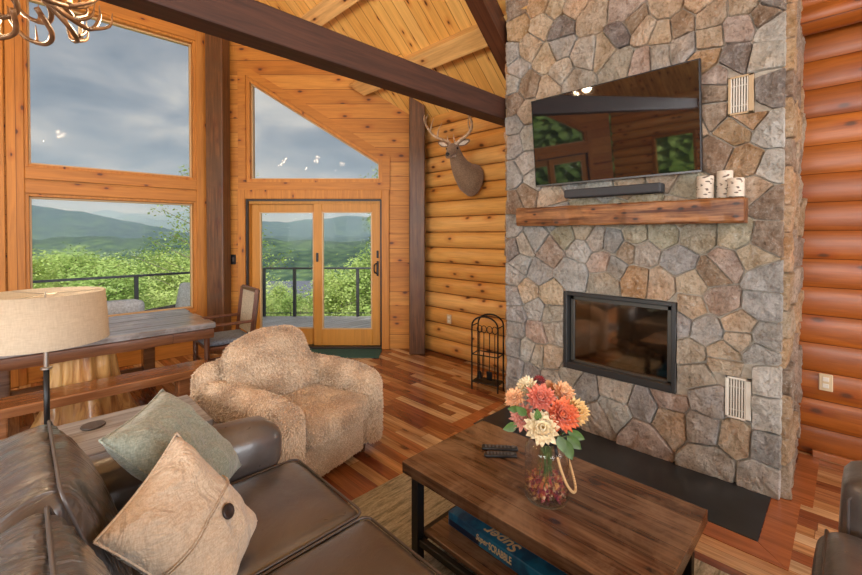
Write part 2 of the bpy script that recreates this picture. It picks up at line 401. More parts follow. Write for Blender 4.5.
# --- windows: frame with sash and pane
def frame_rect(mb, x0, x1, z0, z1, w, y0, y1, M=None):
    for a, b in (((x0,y0,z0),(x0+w,y1,z1)), ((x1-w,y0,z0),(x1,y1,z1)), ((x0+w,y0,z0),(x1-w,y1,z0+w)), ((x0+w,y0,z1-w),(x1-w,y1,z1))): mb.bbox(a, b, .004, M, seg=1)
def rect_window(n, x0, x1, z0, z1, cw=.13):
    mb = MB(); frame_rect(mb, x0-.005, x1+.005, z0-.005, z1+.005, .035, YG-.01, YG+.16); o = struct('window_%d' % n, mb, m_trimV)
    m2 = MB(); frame_rect(m2, x0+.03, x1-.03, z0+.03, z1-.03, .02, YG+.05, YG+.10); m2.build('sash', m_sash, o)
    m3 = MB().box((x0+.045, YG+.07, z0+.045), (x1-.045, YG+.078, z1-.045)); m3.build('pane', m_glass, o)
for i, mirr in enumerate((0, 1)):
    a, b = (WX0, WX1) if not mirr else (2*XC-WX1, 2*XC-WX0)
    rect_window(1+2*i, a, b, *WZ[0]); rect_window(2+2*i, a, b, *WZ[1])
# casings on the gable wall
nt = [0]
def trim(a, b, mat=None, M=None, r=.005):
    nt[0] += 1; mb = MB().bbox(a, b, r, None, seg=1); o = struct('trim_%d' % nt[0], mb, mat or m_trim)
    if M is not None: o.matrix_world = M
    return o
for mirr in (0, 1):
    f = (lambda x: 2*XC-x) if mirr else (lambda x: x)
    def tr(a0, a1, z0, z1, mat, d=.03):
        x0, x1 = sorted((f(a0), f(a1))); trim((x0, YG-d, z0), (x1, YG+.0, z1), mat)
    tr(WX1-.0, WX1+.13, 0.0, WZ[1][1]+.13, m_trimV); tr(WX0-.13, WX0, 0.0, WZ[1][1]+.13, m_trimV)
    tr(WX0, WX1, WZ[0][1], WZ[0][1]+.125, m_trim); tr(WX0, WX1, WZ[1][0]-.125, WZ[1][0], m_trim)
    tr(WX0, WX1, WZ[1][1], WZ[1][1]+.13, m_trim); tr(WX0, WX1, WZ[0][0]-.12, WZ[0][0], m_trim)
trim((XC-.05, YG-.05, 0), (XC+.05, YG, 5.9), m_trimV)
# trapezoid window of the door wall
def trap_window(n, M, name_mat=m_trimV):
    def band(mb, inset0, inset1, y0, y1):
        def pts(k): 
            s = .626; c = math.hypot(1, s)
            return [(T0+k, TZ+k), (T1-k, TZ+k), (T1-k, ttop(T1-k)-k*c), (T0+k, ttop(T0+k)-k*c)]
        A, B = pts(inset0), pts(inset1)
        vs = [Vector((p[0], y, p[1])) for y in (y0, y1) for p in A+B]
        fs = []
        for i in range(4):
            j = (i+1) % 4
            fs += [(i, j, 4+j, 4+i), (8+i, 12+i, 12+j, 8+j), (i, 8+i, 8+j, j), (4+i, 4+j, 12+j, 12+i)]
        mb.add(vs, fs)
    mb = MB(); band(mb, -.005, .045, FD-.005, FD+.16); o = struct('window_%d' % n, mb, m_trimV); 
    m2 = MB(); band(m2, .04, .062, FD+.05, FD+.10); m2.build('sash', m_sash, o)
    k = .055; c = math.hypot(1, .626)
    P = [(T0+k, TZ+k), (T1-k, TZ+k), (T1-k, ttop(T1-k)-k*c), (T0+k, ttop(T0+k)-k*c)]
    m3 = MB(); wallpolys(m3, [P], FD+.07, FD+.078); m3.build('pane', m_glass, o)
    m4 = MB(); band(m4, -.10, 0.0, FD-.028, FD-.002); m4.build('casing', m_trim, o)
    o.matrix_world = M; return o
trap_window(5, ML); trap_window(6, MIR)
# --- sliding glass door
m_black = plain('black_metal', (.012,.012,.013), .4, .3)
def sliding_door(n, M):
    mb = MB(); y0, y1 = FD+.04, FD+.16
    for a, b in (((DR0,y0,0),(DR0+.014,y1,DZ)), ((DR1-.014,y0,0),(DR1,y1,DZ)), ((DR0,y0,DZ-.05),(DR1,y1,DZ))): mb.bbox(a, b, .004, seg=1)
    o = struct('door_%d' % n, mb, m_door)
    mid = (DR0+DR1)/2+.03
    def panel(x0, x1, ya, yb):
        m = MB()
        for a, b in (((x0,ya,.03),(x0+.11,yb,DZ-.04)), ((x1-.11,ya,.03),(x1,yb,DZ-.04)), ((x0+.11,ya,.03),(x1-.11,yb,.245)), ((x0+.11,ya,DZ-.155),(x1-.11,yb,DZ-.04))): m.bbox(a, b, .005, seg=1)
        p = m.build('door_panel', m_door, o)
        MB().box((x0+.105,(ya+yb)/2-.003,.235), (x1-.105,(ya+yb)/2+.003,DZ-.145)).build('pane', m_glass, p)
        bead = MB(); 
        for a, b in (((x0+.11,ya+.002,.245),(x0+.128,yb-.002,DZ-.155)), ((x1-.128,ya+.002,.245),(x1-.11,yb-.002,DZ-.155)), ((x0+.128,ya+.002,.245),(x1-.128,yb-.002,.258)), ((x0+.128,ya+.002,DZ-.168),(x1-.128,yb-.002,DZ-.155))): bead.box(a, b)
        bead.build('glazing_bead', m_sash, p); return p
    pl = panel(DR0+.015, mid+.05, FD+.10, FD+.145); pr = panel(mid-.05, DR1-.015, FD+.05, FD+.095)
    h = MB().bbox((mid-.016,FD+.035,1.15),(mid+.016,FD+.052,1.27),.006); h.build('latch', m_black, pr)
    xr = DR1-.052
    h = MB().bbox((xr-.014,FD+.035,1.20),(xr+.014,FD+.052,1.30),.006); h.bbox((xr-.014,FD+.038,.96),(xr+.014,FD+.052,1.16),.006)
    h.tube(spline([(xr-.0,FD+.045,1.13),(xr-.035,FD+.0,1.11),(xr-.035,FD-.002,1.02),(xr,FD+.045,.99)]), .009)
    h.build('door_handle', m_black, pr)
    w = MB().box((DR0-.012,FD-.004,0),(DR0+.012,FD+.045,DZ)); w.box((DR0-.012,FD-.004,DZ-.012),(DR1,FD+.045,DZ+.01)); w.box((DR1-.01,FD-.004,0),(DR1+.008,FD+.045,DZ))
    w.build('black_track', m_black, o)
    s = MB().bbox((DR0,FD-.02,0),(DR1,FD+.18,.028),.006); s.build('threshold', plain('threshold_bronze', (.05,.045,.04), .4, .6), o)
    c = MB()
    for a, b in (((DR0-.11,FD-.03,0),(DR0-.014,FD-.001,DZ+.13)), ((DR1+.012,FD-.03,0),(DR1+.11,FD-.001,DZ+.13)), ((DR0-.014,FD-.03,DZ+.012),(DR1+.012,FD-.001,DZ+.13))): c.bbox(a, b, .005, seg=1)
    c.build('casing', m_trimV, o)
    o.matrix_world = M
sliding_door(1, ML); sliding_door(2, MIR)
# small window in the left log wall
xw = 2*XC-XW
mb = MB()
for a, b in (((xw-.12,2.25,1.158),(xw+.02,2.31,2.123)), ((xw-.12,3.04,1.158),(xw+.02,3.1,2.123)), ((xw-.12,2.31,1.158),(xw+.02,3.04,1.22)), ((xw-.12,2.31,2.06),(xw+.02,3.04,2.123))): mb.bbox(a, b, .004, seg=1)
o = struct('window_7', mb, m_trim); MB().box((xw-.07,2.3,1.2),(xw-.062,3.05,2.08)).build('pane', m_glass, o)
for n_, y_ in ((10, -1.9), (11, .2)):  # two unseen left-wall windows, added for the fill lamps behind them
    mb = MB(); xa_, xb_ = xw-.12, xw+.02
    for a, b in (((xa_,y_,.96),(xb_,y_+.06,2.9)), ((xa_,y_+1.84,.96),(xb_,y_+1.9,2.9)), ((xa_,y_+.06,.96),(xb_,y_+1.84,1.02)), ((xa_,y_+.06,2.84),(xb_,y_+1.84,2.9)), ((xa_+.03,y_+.93,1.02),(xb_-.03,y_+.97,2.84))): mb.bbox(a, b, .004, seg=1)
    o = struct('window_%d' % n_, mb, m_trim); MB().box((xw-.07,y_+.05,1.0),(xw-.062,y_+1.85,2.86)).build('pane', m_glass, o)
# end-wall windows, unseen, added for the fill lamps
for n, x0 in ((8, -3.3), (9, .3)):
    mb = MB(); frame_rect(mb, x0, x0+2.8, .75, 3.45, .06, -4.62, -4.48); mb.box((x0+1.37,-4.6,.8),(x0+1.43,-4.5,3.4)); o = struct('window_%d' % n, mb, m_trimV)
    MB().box((x0+.05,-4.56,.8),(x0+2.75,-4.552,3.4)).build('pane', m_glass, o)

# --- timbers: posts, tie beam, rafters, purlins
def slopebox(y0, y1, x0, x1, zb, zt, f=1.0):   # bar following the roof slope between x0..x1, offset below the roof
    g = lambda x, d: roofz(x)-d
    mb = MB(); P = [(x0, g(x0, zb)), (x1, g(x1, zb)), (x1, g(x1, zt)), (x0, g(x0, zt))]
    vs = [Vector((x, y, z)) for y in (y0, y1) for x, z in P]
    return mb.add(vs, [(0,1,2,3), (7,6,5,4), (0,4,5,1), (1,5,6,2), (2,6,7,3), (3,7,4,0)])
mb = MB().bbox((-2.835,5.25,0),(-2.62,5.46,4.0),.012); 
vt = [v for v in mb.v if v.z > 3.5]
o = mb.build('timber_post', m_post); o.matrix_world = ML; tag(o, 'dark timber post between the tall windows and the sliding glass door', 'post')
for v in o.data.vertices:
    if v.co.z > 3.5: v.co.z = roofz((ML @ v.co).x)-.005-(4.0-v.co.z)
mb = MB().bbox((-.275,5.22,0),(-.075,5.44,4.0),.012); o = mb.build('timber_post', m_post); o.matrix_world = ML
for v in o.data.vertices:
    if v.co.z > 3.5: v.co.z = roofz((ML @ v.co).x)-.005-(4.0-v.co.z)
tag(o, 'dark timber post in the corner right of the glass door, beside the log wall', 'post')
TY0, TY1 = 2.175, 2.33
mb = MB().bbox((2*XC-3.8,TY0,2.54),(3.8,TY1,2.73),.008); tag(mb.build('tie_beam', m_beamX), 'long dark red-brown tie beam crossing the room above the armchair', 'beam')
o = slopebox(TY0, TY1, XC, 3.8, .42, .17).build('rafter', m_beamS); tag(o, 'dark sloping rafter above the tie beam, at the left edge of the stone chimney', 'rafter')
for k, x in enumerate((3.23, 2.54, 1.85, 1.16, .47)):
    h = .095; mb = MB(); c = Vector((x, 0, roofz(x))); n = Vector((-SL, 0, -1)).normalized()
    P = [c+sdir*h, c-sdir*h, c-sdir*h+n*.14, c+sdir*h+n*.14]
    y1 = min(YG-.005, 5.72+(1.84-x)*.99+.0) if x < 1.84 else YG-.02-(x-1.84)*1.0
    y1 = min(y1, YG-.01)
    ys = (-4.45, y1)
    vs = [Vector((p.x, yy-(p.x-x)*(1.0 if x > 1.7 and yy > 0 else 0), p.z)) for yy in ys for p in P]
    mb.add(vs, [(0,1,2,3), (7,6,5,4), (0,4,5,1), (1,5,6,2), (2,6,7,3), (3,7,4,0)])
    o = mb.build('purlin', m_purl)
    tag(o, ['pale pine purlin nearest the log wall, lowest on the sloping ceiling', 'pale pine purlin second up the sloping ceiling, above the tie beam', 'pale pine purlin third up the ceiling slope', 'pale pine purlin fourth up the ceiling slope', 'pale pine purlin nearest the ridge'][k], 'purlin', 'pale purlins under the board ceiling')
# baseboards
mb = MB().bbox((XW-.03,-4.4,0),(XW,.17,.05),.008); struct('baseboard_right', mb, m_border)
# ================================================================ FIREPLACE
SEEDS = [(2.052,3.487,'B'),(1.826,3.417,'O'),(2.032,3.287,'O'),(1.798,3.232,'T'),(1.681,3.336,'T'),(1.519,3.282,'T'),(1.628,3.148,'D'),(1.637,2.998,'G'),(1.383,3.139,'T'),(2.104,3.083,'G'),(1.922,3.088,'T'),(2.042,2.942,'L'),(1.762,2.947,'T'),(1.422,2.885,'S'),(1.637,2.798,'S'),(2.104,2.844,'G'),(1.922,2.772,'B'),(1.734,2.709,'T'),(1.519,2.687,'S'),(1.147,3.119,'P'),(1.175,2.948,'D'),(1.079,2.993,'B'),(1.291,2.875,'T'),(1.175,2.752,'S'),(1.012,2.921,'T'),(1.012,2.712,'P'),(0.874,3.035,'T'),(0.677,2.998,'T'),(0.628,2.878,'T'),(0.79,2.878,'B'),(0.898,2.869,'T'),(0.773,2.734,'G'),(0.639,2.736,'T'),(0.449,2.885,'T'),(0.474,2.755,'P'),(0.318,2.852,'D'),(0.359,2.791,'B'),(0.314,2.699,'L'),(0.35,2.543,'L'),(0.503,2.576,'D'),(0.655,2.621,'O'),(0.575,2.491,'P'),(0.929,2.715,'G'),(0.601,2.385,'B'),(0.318,2.359,'D'),(0.488,2.158,'O'),(0.606,2.01,'B'),(0.44,1.946,'O'),(0.318,2.111,'L'),(0.318,1.902,'L'),(0.606,2.28,'B'),(0.327,1.706,'B'),(2.073,2.635,'B'),(1.942,2.546,'T'),(2.062,2.457,'G'),(2.062,2.308,'G'),(1.932,2.34,'L'),(2.073,2.02,'G'),(1.942,2.102,'L'),(1.874,1.976,'L'),(1.942,1.862,'B'),(1.716,1.83,'T'),(2.062,1.792,'B'),(2.104,1.582,'G'),(2.083,1.388,'D'),(1.971,1.417,'S'),(1.855,1.486,'G'),(1.725,1.381,'P'),(1.577,1.512,'V'),(1.462,1.412,'L'),(1.446,1.535,'T'),(1.352,1.475,'S'),(1.826,1.194,'G'),(2.062,1.161,'G'),(2.001,1.269,'G'),(1.527,1.214,'G'),(1.299,1.304,'P'),(1.276,1.171,'S'),(2.073,0.976,'G'),(1.922,1.034,'T'),(1.725,1.029,'T'),(1.845,0.891,'L'),(2.052,0.812,'G'),(1.716,0.858,'S'),(1.204,1.279,'G'),(1.211,1.462,'G'),(1.065,1.513,'V'),(1.12,1.398,'B'),(1.012,1.388,'S'),(0.892,1.527,'V'),(0.682,1.514,'V'),(1.059,1.203,'O'),(0.898,1.188,'T'),(0.79,1.335,'G'),(0.716,1.203,'T'),(0.727,1.053,'T'),(0.479,1.514,'V'),(0.341,1.491,'B'),(0.529,1.336,'P'),(0.401,1.39,'T'),(0.341,1.264,'G'),(0.601,1.275,'B'),(0.559,1.111,'P'),(0.35,1.105,'G'),(0.633,0.913,'G'),(0.459,0.971,'T'),(0.454,0.888,'T'),(0.341,0.92,'G'),(0.796,0.939,'G'),(0.721,0.743,'S'),(0.539,0.78,'T'),(0.373,0.826,'G'),(2.052,0.698,'G'),(1.845,0.706,'P'),(1.69,0.756,'S'),(2.062,0.539,'G'),(2.062,0.346,'G'),(1.922,0.532,'L'),(1.826,0.5,'S'),(1.716,0.491,'T'),(1.883,0.32,'G'),(1.698,0.348,'S'),(2.083,0.183,'G'),(1.438,0.335,'G'),(1.543,0.402,'S'),(1.329,0.146,'S'),(1.182,0.387,'S'),(1.197,0.238,'L'),(0.999,0.332,'G'),(1.012,0.105,'P'),(0.843,0.424,'P'),(0.843,0.277,'T'),(0.688,0.634,'S'),(0.539,0.719,'T'),(0.35,0.679,'L'),(0.612,0.47,'G'),(0.639,0.291,'G'),(0.484,0.276,'T'),(0.336,0.472,'L'),(0.323,0.268,'G'),(0.596,0.099,'S'),(0.35,0.094,'L'),(1.646,2.438,'T'),(1.398,2.451,'G'),(1.175,2.455,'T'),(0.942,2.472,'S'),(0.79,2.469,'T'),(1.646,2.196,'T'),(1.398,2.199,'S'),(1.14,2.196,'T'),(0.91,2.227,'G'),(0.733,2.228,'T'),(1.519,1.943,'G'),(1.321,1.85,'L'),(1.106,1.869,'T'),(0.88,1.918,'T'),(0.733,1.838,'V'),(1.006,1.757,'V'),(1.398,1.741,'V'),(0.397,1.781,'T'),(1.69,1.674,'G'),(1.175,1.658,'V'),(0.79,1.665,'T'),(0.444,2.204,'O'),(1.321,0.875,'G'),(1.039,0.846,'G'),(1.321,0.65,'G'),(0.974,0.65,'G'),(2.178,0.033,'G'),(1.78,0.187,'G'),(1.56,0.168,'S')]
TINT = {'B':(.35,.24,.155),'O':(.52,.32,.15),'T':(.60,.46,.31),'D':(.24,.20,.185),'G':(.44,.435,.425),'S':(.54,.48,.40),'L':(.66,.64,.60),'P':(.52,.40,.335),'V':(.50,.45,.31)}
m_stone, t = newmat('fieldstone'); P = t.obj()
at = t.new('ShaderNodeAttribute', attribute_name='tint').outputs['Color']
n1 = t.noise(P, 9, 6, .65); n2 = t.noise(P, 38, 6, .8); n3 = t.noise(P, 3.5, 3, .5)
c = t.mix(t.rng(n1, .36, .64), t.mix(1.0, at, (.72,.68,.64), 'MULTIPLY'), t.mix(.22, at, (.85,.80,.72)))
c = t.mix(t.rng(n3, .5, .7, 0, .45), c, t.mix(1.0, c, (1.2,.9,.62), 'MULTIPLY'))
c = t.mix(t.rng(n2, .54, .66, 0, .5), c, (.80,.77,.72)); c = t.mix(t.rng(n2, .36, .50, .85, 0), c, t.mix(1.0, c, (.52,.50,.48), 'MULTIPLY'))
h = t.m('ADD', t.m('MULTIPLY', n1, 1.0), t.m('MULTIPLY', n2, .55))
t.out(t.bsdf(c, .62, 0, t.bump(h, 1.0, .08)))
CF = 3.085; CY0, CY1 = .262, 2.146; CB = 3.80
def clip(poly, p, n):
    out = []
    for i in range(len(poly)):
        a, b = poly[i], poly[(i+1) % len(poly)]; da = (a[0]-p[0])*n[0]+(a[1]-p[1])*n[1]; db = (b[0]-p[0])*n[0]+(b[1]-p[1])*n[1]
        if da <= 0: out.append(a)
        if (da < 0 < db) or (db < 0 < da):
            s = da/(da-db); out.append((a[0]+(b[0]-a[0])*s, a[1]+(b[1]-a[1])*s))
    return out
def voronoi(seeds, rect, holes=()):
    x0, x1, y0, y1 = rect; cells = []
    for i, (px, py, _) in enumerate(seeds):
        poly = [(x0,y0),(x1,y0),(x1,y1),(x0,y1)]
        for j, (qx, qy, _) in enumerate(seeds):
            if j == i: continue
            dx, dy = qx-px, qy-py
            if dx*dx+dy*dy > 1.6: continue
            poly = clip(poly, ((px+qx)/2, (py+qy)/2), (dx, dy))
            if len(poly) < 3: break
        for (hx0, hx1, hy0, hy1) in holes:      # keep stones out of the openings: cut by the nearest side
            if len(poly) < 3: break
            xs = [p[0] for p in poly]; ys = [p[1] for p in poly]
            if max(xs) > hx0 and min(xs) < hx1 and max(ys) > hy0 and min(ys) < hy1:
                cx, cy = px, py
                d = [(hx0-cx, 0), (cx-hx1, 1), (hy0-cy, 2), (cy-hy1, 3)]; k = max(d)[1]
                poly = clip(poly, [(hx0,0),(hx1,0),(0,hy0),(0,hy1)][k], [(1,0),(-1,0),(0,1),(0,-1)][k])
        if len(poly) >= 3: cells.append((poly, seeds[i][2], i))
    return cells
def inset(poly, d):
    n = len(poly); ar = sum(poly[i][0]*poly[(i+1) % n][1]-poly[(i+1) % n][0]*poly[i][1] for i in range(n))
    if ar < 0: poly = poly[::-1]
    out = list(poly)
    for i in range(n):
        a, b = poly[i], poly[(i+1) % n]; ex, ey = b[0]-a[0], b[1]-a[1]; l = math.hypot(ex, ey)
        if l < 1e-6: continue
        nx, ny = ey/l, -ex/l; out = clip(out, (a[0]-nx*d, a[1]-ny*d), (nx, ny))
        if len(out) < 3: return []
    return out
def stones(mb, cols, cells, tf, seed=0):
    rn = random.Random(seed)
    for poly, code, i in cells:
        p = inset(poly, .0018+rn.random()*.0028)
        if len(p) < 3: continue
        cx = sum(q[0] for q in p)/len(p); cy = sum(q[1] for q in p)/len(p)
        # densify + jitter the outline, cut the corners
        ring = []
        n = len(p)
        for k in range(n):
            a, b = p[k], p[(k+1) % n]; l = math.hypot(b[0]-a[0], b[1]-a[1])
            if l < .012: ring.append(((a[0]+b[0])/2, (a[1]+b[1])/2)); continue
            m = max(1, int(l/.028)); t0 = min(.12, .006/l)
            for s in range(m+1):
                u = t0+(1-2*t0)*s/m; x, y = a[0]+(b[0]-a[0])*u, a[1]+(b[1]-a[1])*u
                w = noise.noise(Vector((x*22, y*22, i*1.7)))*.0065
                dx, dy = cx-x, cy-y; dl = math.hypot(dx, dy)+1e-6
                ring.append((x+dx/dl*max(w, -.001), y+dy/dl*max(w, -.001)))
        if len(ring) < 4: continue
        tx, ty = rn.uniform(-.08, .08), rn.uniform(-.04, .10); h0 = rn.uniform(.010, .024)
        base = Vector(TINT[code]); j = 1+rn.uniform(-.14, .14); j *= 1.22; base = (min(.85,base.x*j), min(.85,base.y*j*(1+rn.uniform(-.03,.03))), min(.85,base.z*j))
        N = len(ring); levels = [(1.0, -.012, 0), (.985, .007, .2), (.95, .013, .8), (.74, .013, 1), (.48, .014, 1), (.22, .014, 1)]
        vs = []
        for sc, hh, nz in levels:
            for (x, y) in ring:
                X = cx+(x-cx)*sc; Y = cy+(y-cy)*sc
                d = hh+(h0+tx*(X-cx)+ty*(Y-cy))*(0 if sc == 1.0 else 1)
                d += nz*(.015*noise.noise(Vector((X*11+i, Y*11, i*.7)))+.014*abs(noise.noise(Vector((X*30, Y*30+i, i*.9)))))
                vs.append(tf(X, Y, d))
        vs.append(tf(cx, cy, .013+h0)); L = len(levels)
        fs = [(a*N+k, a*N+(k+1) % N, (a+1)*N+(k+1) % N, (a+1)*N+k) for a in range(L-1) for k in range(N)]
        fs += [((L-1)*N+k, (L-1)*N+(k+1) % N, L*N) for k in range(N)]
        mb.add(vs, fs); cols += [base]*len(fs)
FB = (.80, 1.595, .465, 1.068)         # fire opening: y0 y1 z0 z1
VU = (.405, .53, 2.235, 2.465); VL = (.402, .53, .405, .655)
fire = thing('stone_fireplace', (CF+.35, (CY0+CY1)/2, 0), 'tall chimney breast of mixed tan and grey fieldstone with a built-in firebox', 'fireplace')
FO = fire.location
def fbuild(mb, name, mat, par=fire, colors=None, **kw):
    mb.v = [v-FO for v in mb.v]; return mb.build(name, mat, par, colors=colors, **kw)
rn = random.Random(3)
seeds = [s for s in SEEDS]
for zz in (3.62, 3.8):
    y = .4
    while y < 2.15: seeds.append((y+rn.uniform(-.05,.05), zz+rn.uniform(-.04,.04), rn.choice('TTBSO'))); y += .2
holes = [FB, VU, VL]
cells = voronoi(seeds, (CY0, CY1, 0, 3.78), holes)
mb = MB(); cols = []
def cliproof(v): 
    zr = roofz(v.x)-.005
    return Vector((v.x, v.y, min(v.z, zr)))
stones(mb, cols, cells, lambda a, b, d: cliproof(Vector((CF-d+.01, a, b))))
def side_cells(seed, dep):
    r = random.Random(seed); s = []; z = .08
    while z < 3.7:
        x = .1+r.uniform(-.04,.04)
        while x < dep: s.append((x, z+r.uniform(-.05,.05), r.choice('OBOOBT'))); x += .24+r.uniform(-.04,.04)  # darker orange tints put shade and warm bounce into the side stones
        z += .19
    return voronoi(s, (0, dep, 0, 3.75))
stones(mb, cols, side_cells(5, CB+.06-CF), lambda a, b, d: cliproof(Vector((CF+.005+a, CY0-d+.006, b))), 9)
stones(mb, cols, side_cells(6, CB-.05-CF), lambda a, b, d: cliproof(Vector((CF+.005+a, CY1+d-.006, b))), 11)
fbuild(mb, 'stonework', m_stone, colors=cols, auto=24)
# mortar core with the recess
m_mort = plain('mortar', (.40,.34,.27), .9, 0, 30, .2, .4)
mb = MB(); x0 = CF+.011
def cb(y0, y1, z0, z1, xx=x0):
    P = [(xx, z0), (CB, z0), (CB, min(z1, roofz(CB)-.01)), (xx, min(z1, roofz(xx)-.01))]
    vs = [Vector((x, y, z)) for y in (y0, y1) for x, z in P]
    mb.add(vs, [(0,1,2,3), (7,6,5,4), (0,4,5,1), (1,5,6,2), (2,6,7,3), (3,7,4,0)])
cb(CY0+.02, CY1-.02, 0, FB[2]); cb(CY0+.02, FB[0], FB[2], FB[3]); cb(FB[1], CY1-.02, FB[2], FB[3]); cb(CY0+.02, CY1-.02, FB[3], 3.6)
cb(FB[0], FB[1], FB[2], FB[3], CF+.42)
fbuild(mb, 'mortar', m_mort)
# firebox insert
m_fbm = plain('dark_grey_metal', (.05,.05,.05), .38, .5)
m_fbk = plain('black_firebox_lining', (.13,.10,.075), .8, 0, 14, .3)
y0, y1, z0, z1 = FB
mb = MB()
fw = .028; xa, xb = CF-.022, CF+.06
for a, b in (((xa,y0,z0),(xb,y0+fw,z1)), ((xa,y1-fw,z0),(xb,y1,z1)), ((xa,y0+fw,z0),(xb,y1-fw,z0+.05)), ((xa,y0+fw,z1-fw),(xb,y1-fw,z1))): mb.bbox(a, b, .003, seg=1)
ins = fbuild(mb, 'firebox', m_fbm)
def sub(mb, name, mat, **kw): mb.v = [v-FO for v in mb.v]; return mb.build(name, mat, ins, **kw)
mb = MB(); g = .036
for a, b in (((xb-.03,y0+g,z0+g),(xb,y0+g+.03,z1-g)), ((xb-.03,y1-g-.03,z0+g),(xb,y1-g,z1-g)), ((xb-.03,y0+g,z0+g),(xb,y1-g,z0+g+.025)), ((xb-.03,y0+g,z1-g-.03),(xb,y1-g,z1-g))): mb.bbox(a, b, .003, seg=1)
sub(mb, 'door_frame', plain('bronze_metal', (.10,.095,.085), .35, .6))
m_fgl, t = newmat('smoky_fire_glass'); ms = t.new('ShaderNodeMixShader'); tr = t.new('ShaderNodeBsdfTransparent'); tr.inputs[0].default_value = (.72,.66,.6,1)
gl = t.new('ShaderNodeBsdfGlossy'); gl.inputs['Roughness'].default_value = .06; gl.inputs[0].default_value = (.95,.9,.85,1)
lw = t.new('ShaderNodeLayerWeight'); lw.inputs[0].default_value = .35; t.put(ms.inputs[0], t.m('ADD', t.m('MULTIPLY', lw.outputs['Fresnel'], .8), .22))
t.l.new(tr.outputs[0], ms.inputs[1]); t.l.new(gl.outputs[0], ms.inputs[2]); t.out(ms)
sub(MB().box((xb-.018,y0+g+.03,z0+g+.02),(xb-.013,y1-g-.03,z1-g-.02)), 'glass_door', m_fgl)
mb = MB(); xk = CF+.40
for a, b in (((xk,y0,z0),(xk+.01,y1,z1)), ((xb,y0,z0),(xk,y0+.03,z1)), ((xb,y1-.03,z0),(xk,y1,z1)), ((xb,y0,z0),(xk,y1,z0+.06)), ((xb,y0,z1-.03),(xk,y1,z1))): mb.box(a, b)
mb.box((xb+.1, 1.12, z1-.16), (xb+.16, 1.18, z1-.03))
sub(mb, 'lining', m_fbk)
m_char = plain('charred_log', (.25,.17,.11), .85, 0, 12, .5, .6)
for a, b, r in (((CF+.22,.95,z0+.10),(CF+.20,1.42,z0+.11),.04), ((CF+.30,.98,z0+.11),(CF+.29,1.36,z0+.10),.045), ((CF+.20,1.02,z0+.17),(CF+.33,1.34,z0+.20),.035)):
    pts = [Vector(a).lerp(Vector(b), k/6)+Vector((0,0,.008*math.sin(k*2))) for k in range(7)]
    sub(MB().tube(pts, [r*(1+.12*math.sin(k*1.9)) for k in range(7)], 9), 'fire_log', m_char, smooth=True)
m_vent = plain('painted_vent_metal', (.62,.58,.50), .45); m_vdark = plain('vent_dark', (.03,.02,.015), .9); m_vfr = plain('vent_tan_frame', (.42,.30,.17), .55)
for (a0, a1, b0, b1), lab, fm in ((VU, 'upper warm-air grille', m_vfr), (VL, 'lower pale air grille', m_vent)):
    mb = MB(); xf0 = CF-.022
    w = .02
    for a, b in (((xf0,a0,b0),(CF+.02,a0+w*1.3,b1)), ((xf0,a1-w*.7,b0),(CF+.02,a1,b1)), ((xf0,a0,b0),(CF+.02,a1,b0+w*.6)), ((xf0,a0,b1-w*.6),(CF+.02,a1,b1))): mb.bbox(a, b, .002, seg=1)
    v = fbuild(mb, 'air_vent', fm); v['label'] = lab
    m2 = MB()
    for k in range(7):
        yy = a0+.03+(a1-a0-.046)*k/6; m2.bbox((xf0+.002,yy-.0032,b0+.012),(xf0+.016,yy+.0032,b1-.012), .001, seg=1)
    m2.box((xf0+.006,a0+.02,b1-.062),(xf0+.01,a1-.012,b1-.056)); m2.box((xf0+.006,a0+.02,b0+.05),(xf0+.01,a1-.012,b0+.056))
    m2.v = [q-FO for q in m2.v]; m2.build('grille', m_vent, v)
    m3 = MB().box((CF+.012,a0+.015,b0+.008),(CF+.016,a1-.01,b1-.008)); m3.v = [q-FO for q in m3.v]; m3.build('duct', m_vdark, v)
# hearth slab and its border, flush with the floor
m_slab = plain('black_soapstone', (.022,.024,.028), .32, 0, 3, .35, .05)
mb = MB().bbox((2.575,.306,.0005),(3.11,2.11,.006), .003, seg=1); o = mb.build('hearth_slab', m_slab, recenter=True); tag(o, 'black stone hearth slab set in the floor before the fireplace', 'hearth')
mb = MB()
def q4(pts): 
    vs = [Vector((x, y, z)) for z in (.0003, .004) for x, y in pts]; mb.add(vs, [(3,2,1,0),(4,5,6,7),(0,1,5,4),(1,2,6,5),(2,3,7,6),(3,0,4,7)])
q4([(2.45,.18),(3.11,.18),(3.11,.303),(2.572,.303)])
q4([(3.112,.13),(3.83,.13),(3.83,.232),(3.112,.232)])
q4([(2.45,.182),(2.571,.305),(2.571,2.112),(2.45,2.235)]); q4([(2.571,2.114),(3.08,2.175),(3.08,2.235),(2.452,2.235)])
struct('trim_90', mb, m_border)
# ---------------------------------------------------------------- mantel shelf
m_mant = wood('old_barn_beam', [(.42,.20,.07),(.38,.17,.06)], U=(0,0,1), V=(0,1,0), w=30, ln=99, rough=.5, grain=.8, knots=2.6, knotsize=1.5, bump=1.0, gscale=.9, wear=(.09,.045,.022), gb=.7, knotcol=(.03,.012,.006), W=(1,0,0))
mb = MB(); ny = 60; prof = []
A = (2.93, 1.585, 3.075, 1.732)
for k in range(ny+1):
    y = .427+(1.95-.427)*k/ny; P = []
    for (x, z) in ((A[0]+.012,A[1]),(A[0],A[1]+.012),(A[0]-.002,(A[1]+A[3])/2),(A[0],A[3]-.01),(A[0]+.01,A[3]),(A[2],A[3]),(A[2],A[1])):
        w = .007*noise.noise(Vector((y*7, z*14, x*3)))+.004*noise.noise(Vector((y*30, z*30, 1)))
        P.append(Vector((x+(w if x < 3 else 0), y, z+(w*.7 if x < 3 else 0))))
    prof.append(P)
n = 7; vs = [p for P in prof for p in P]
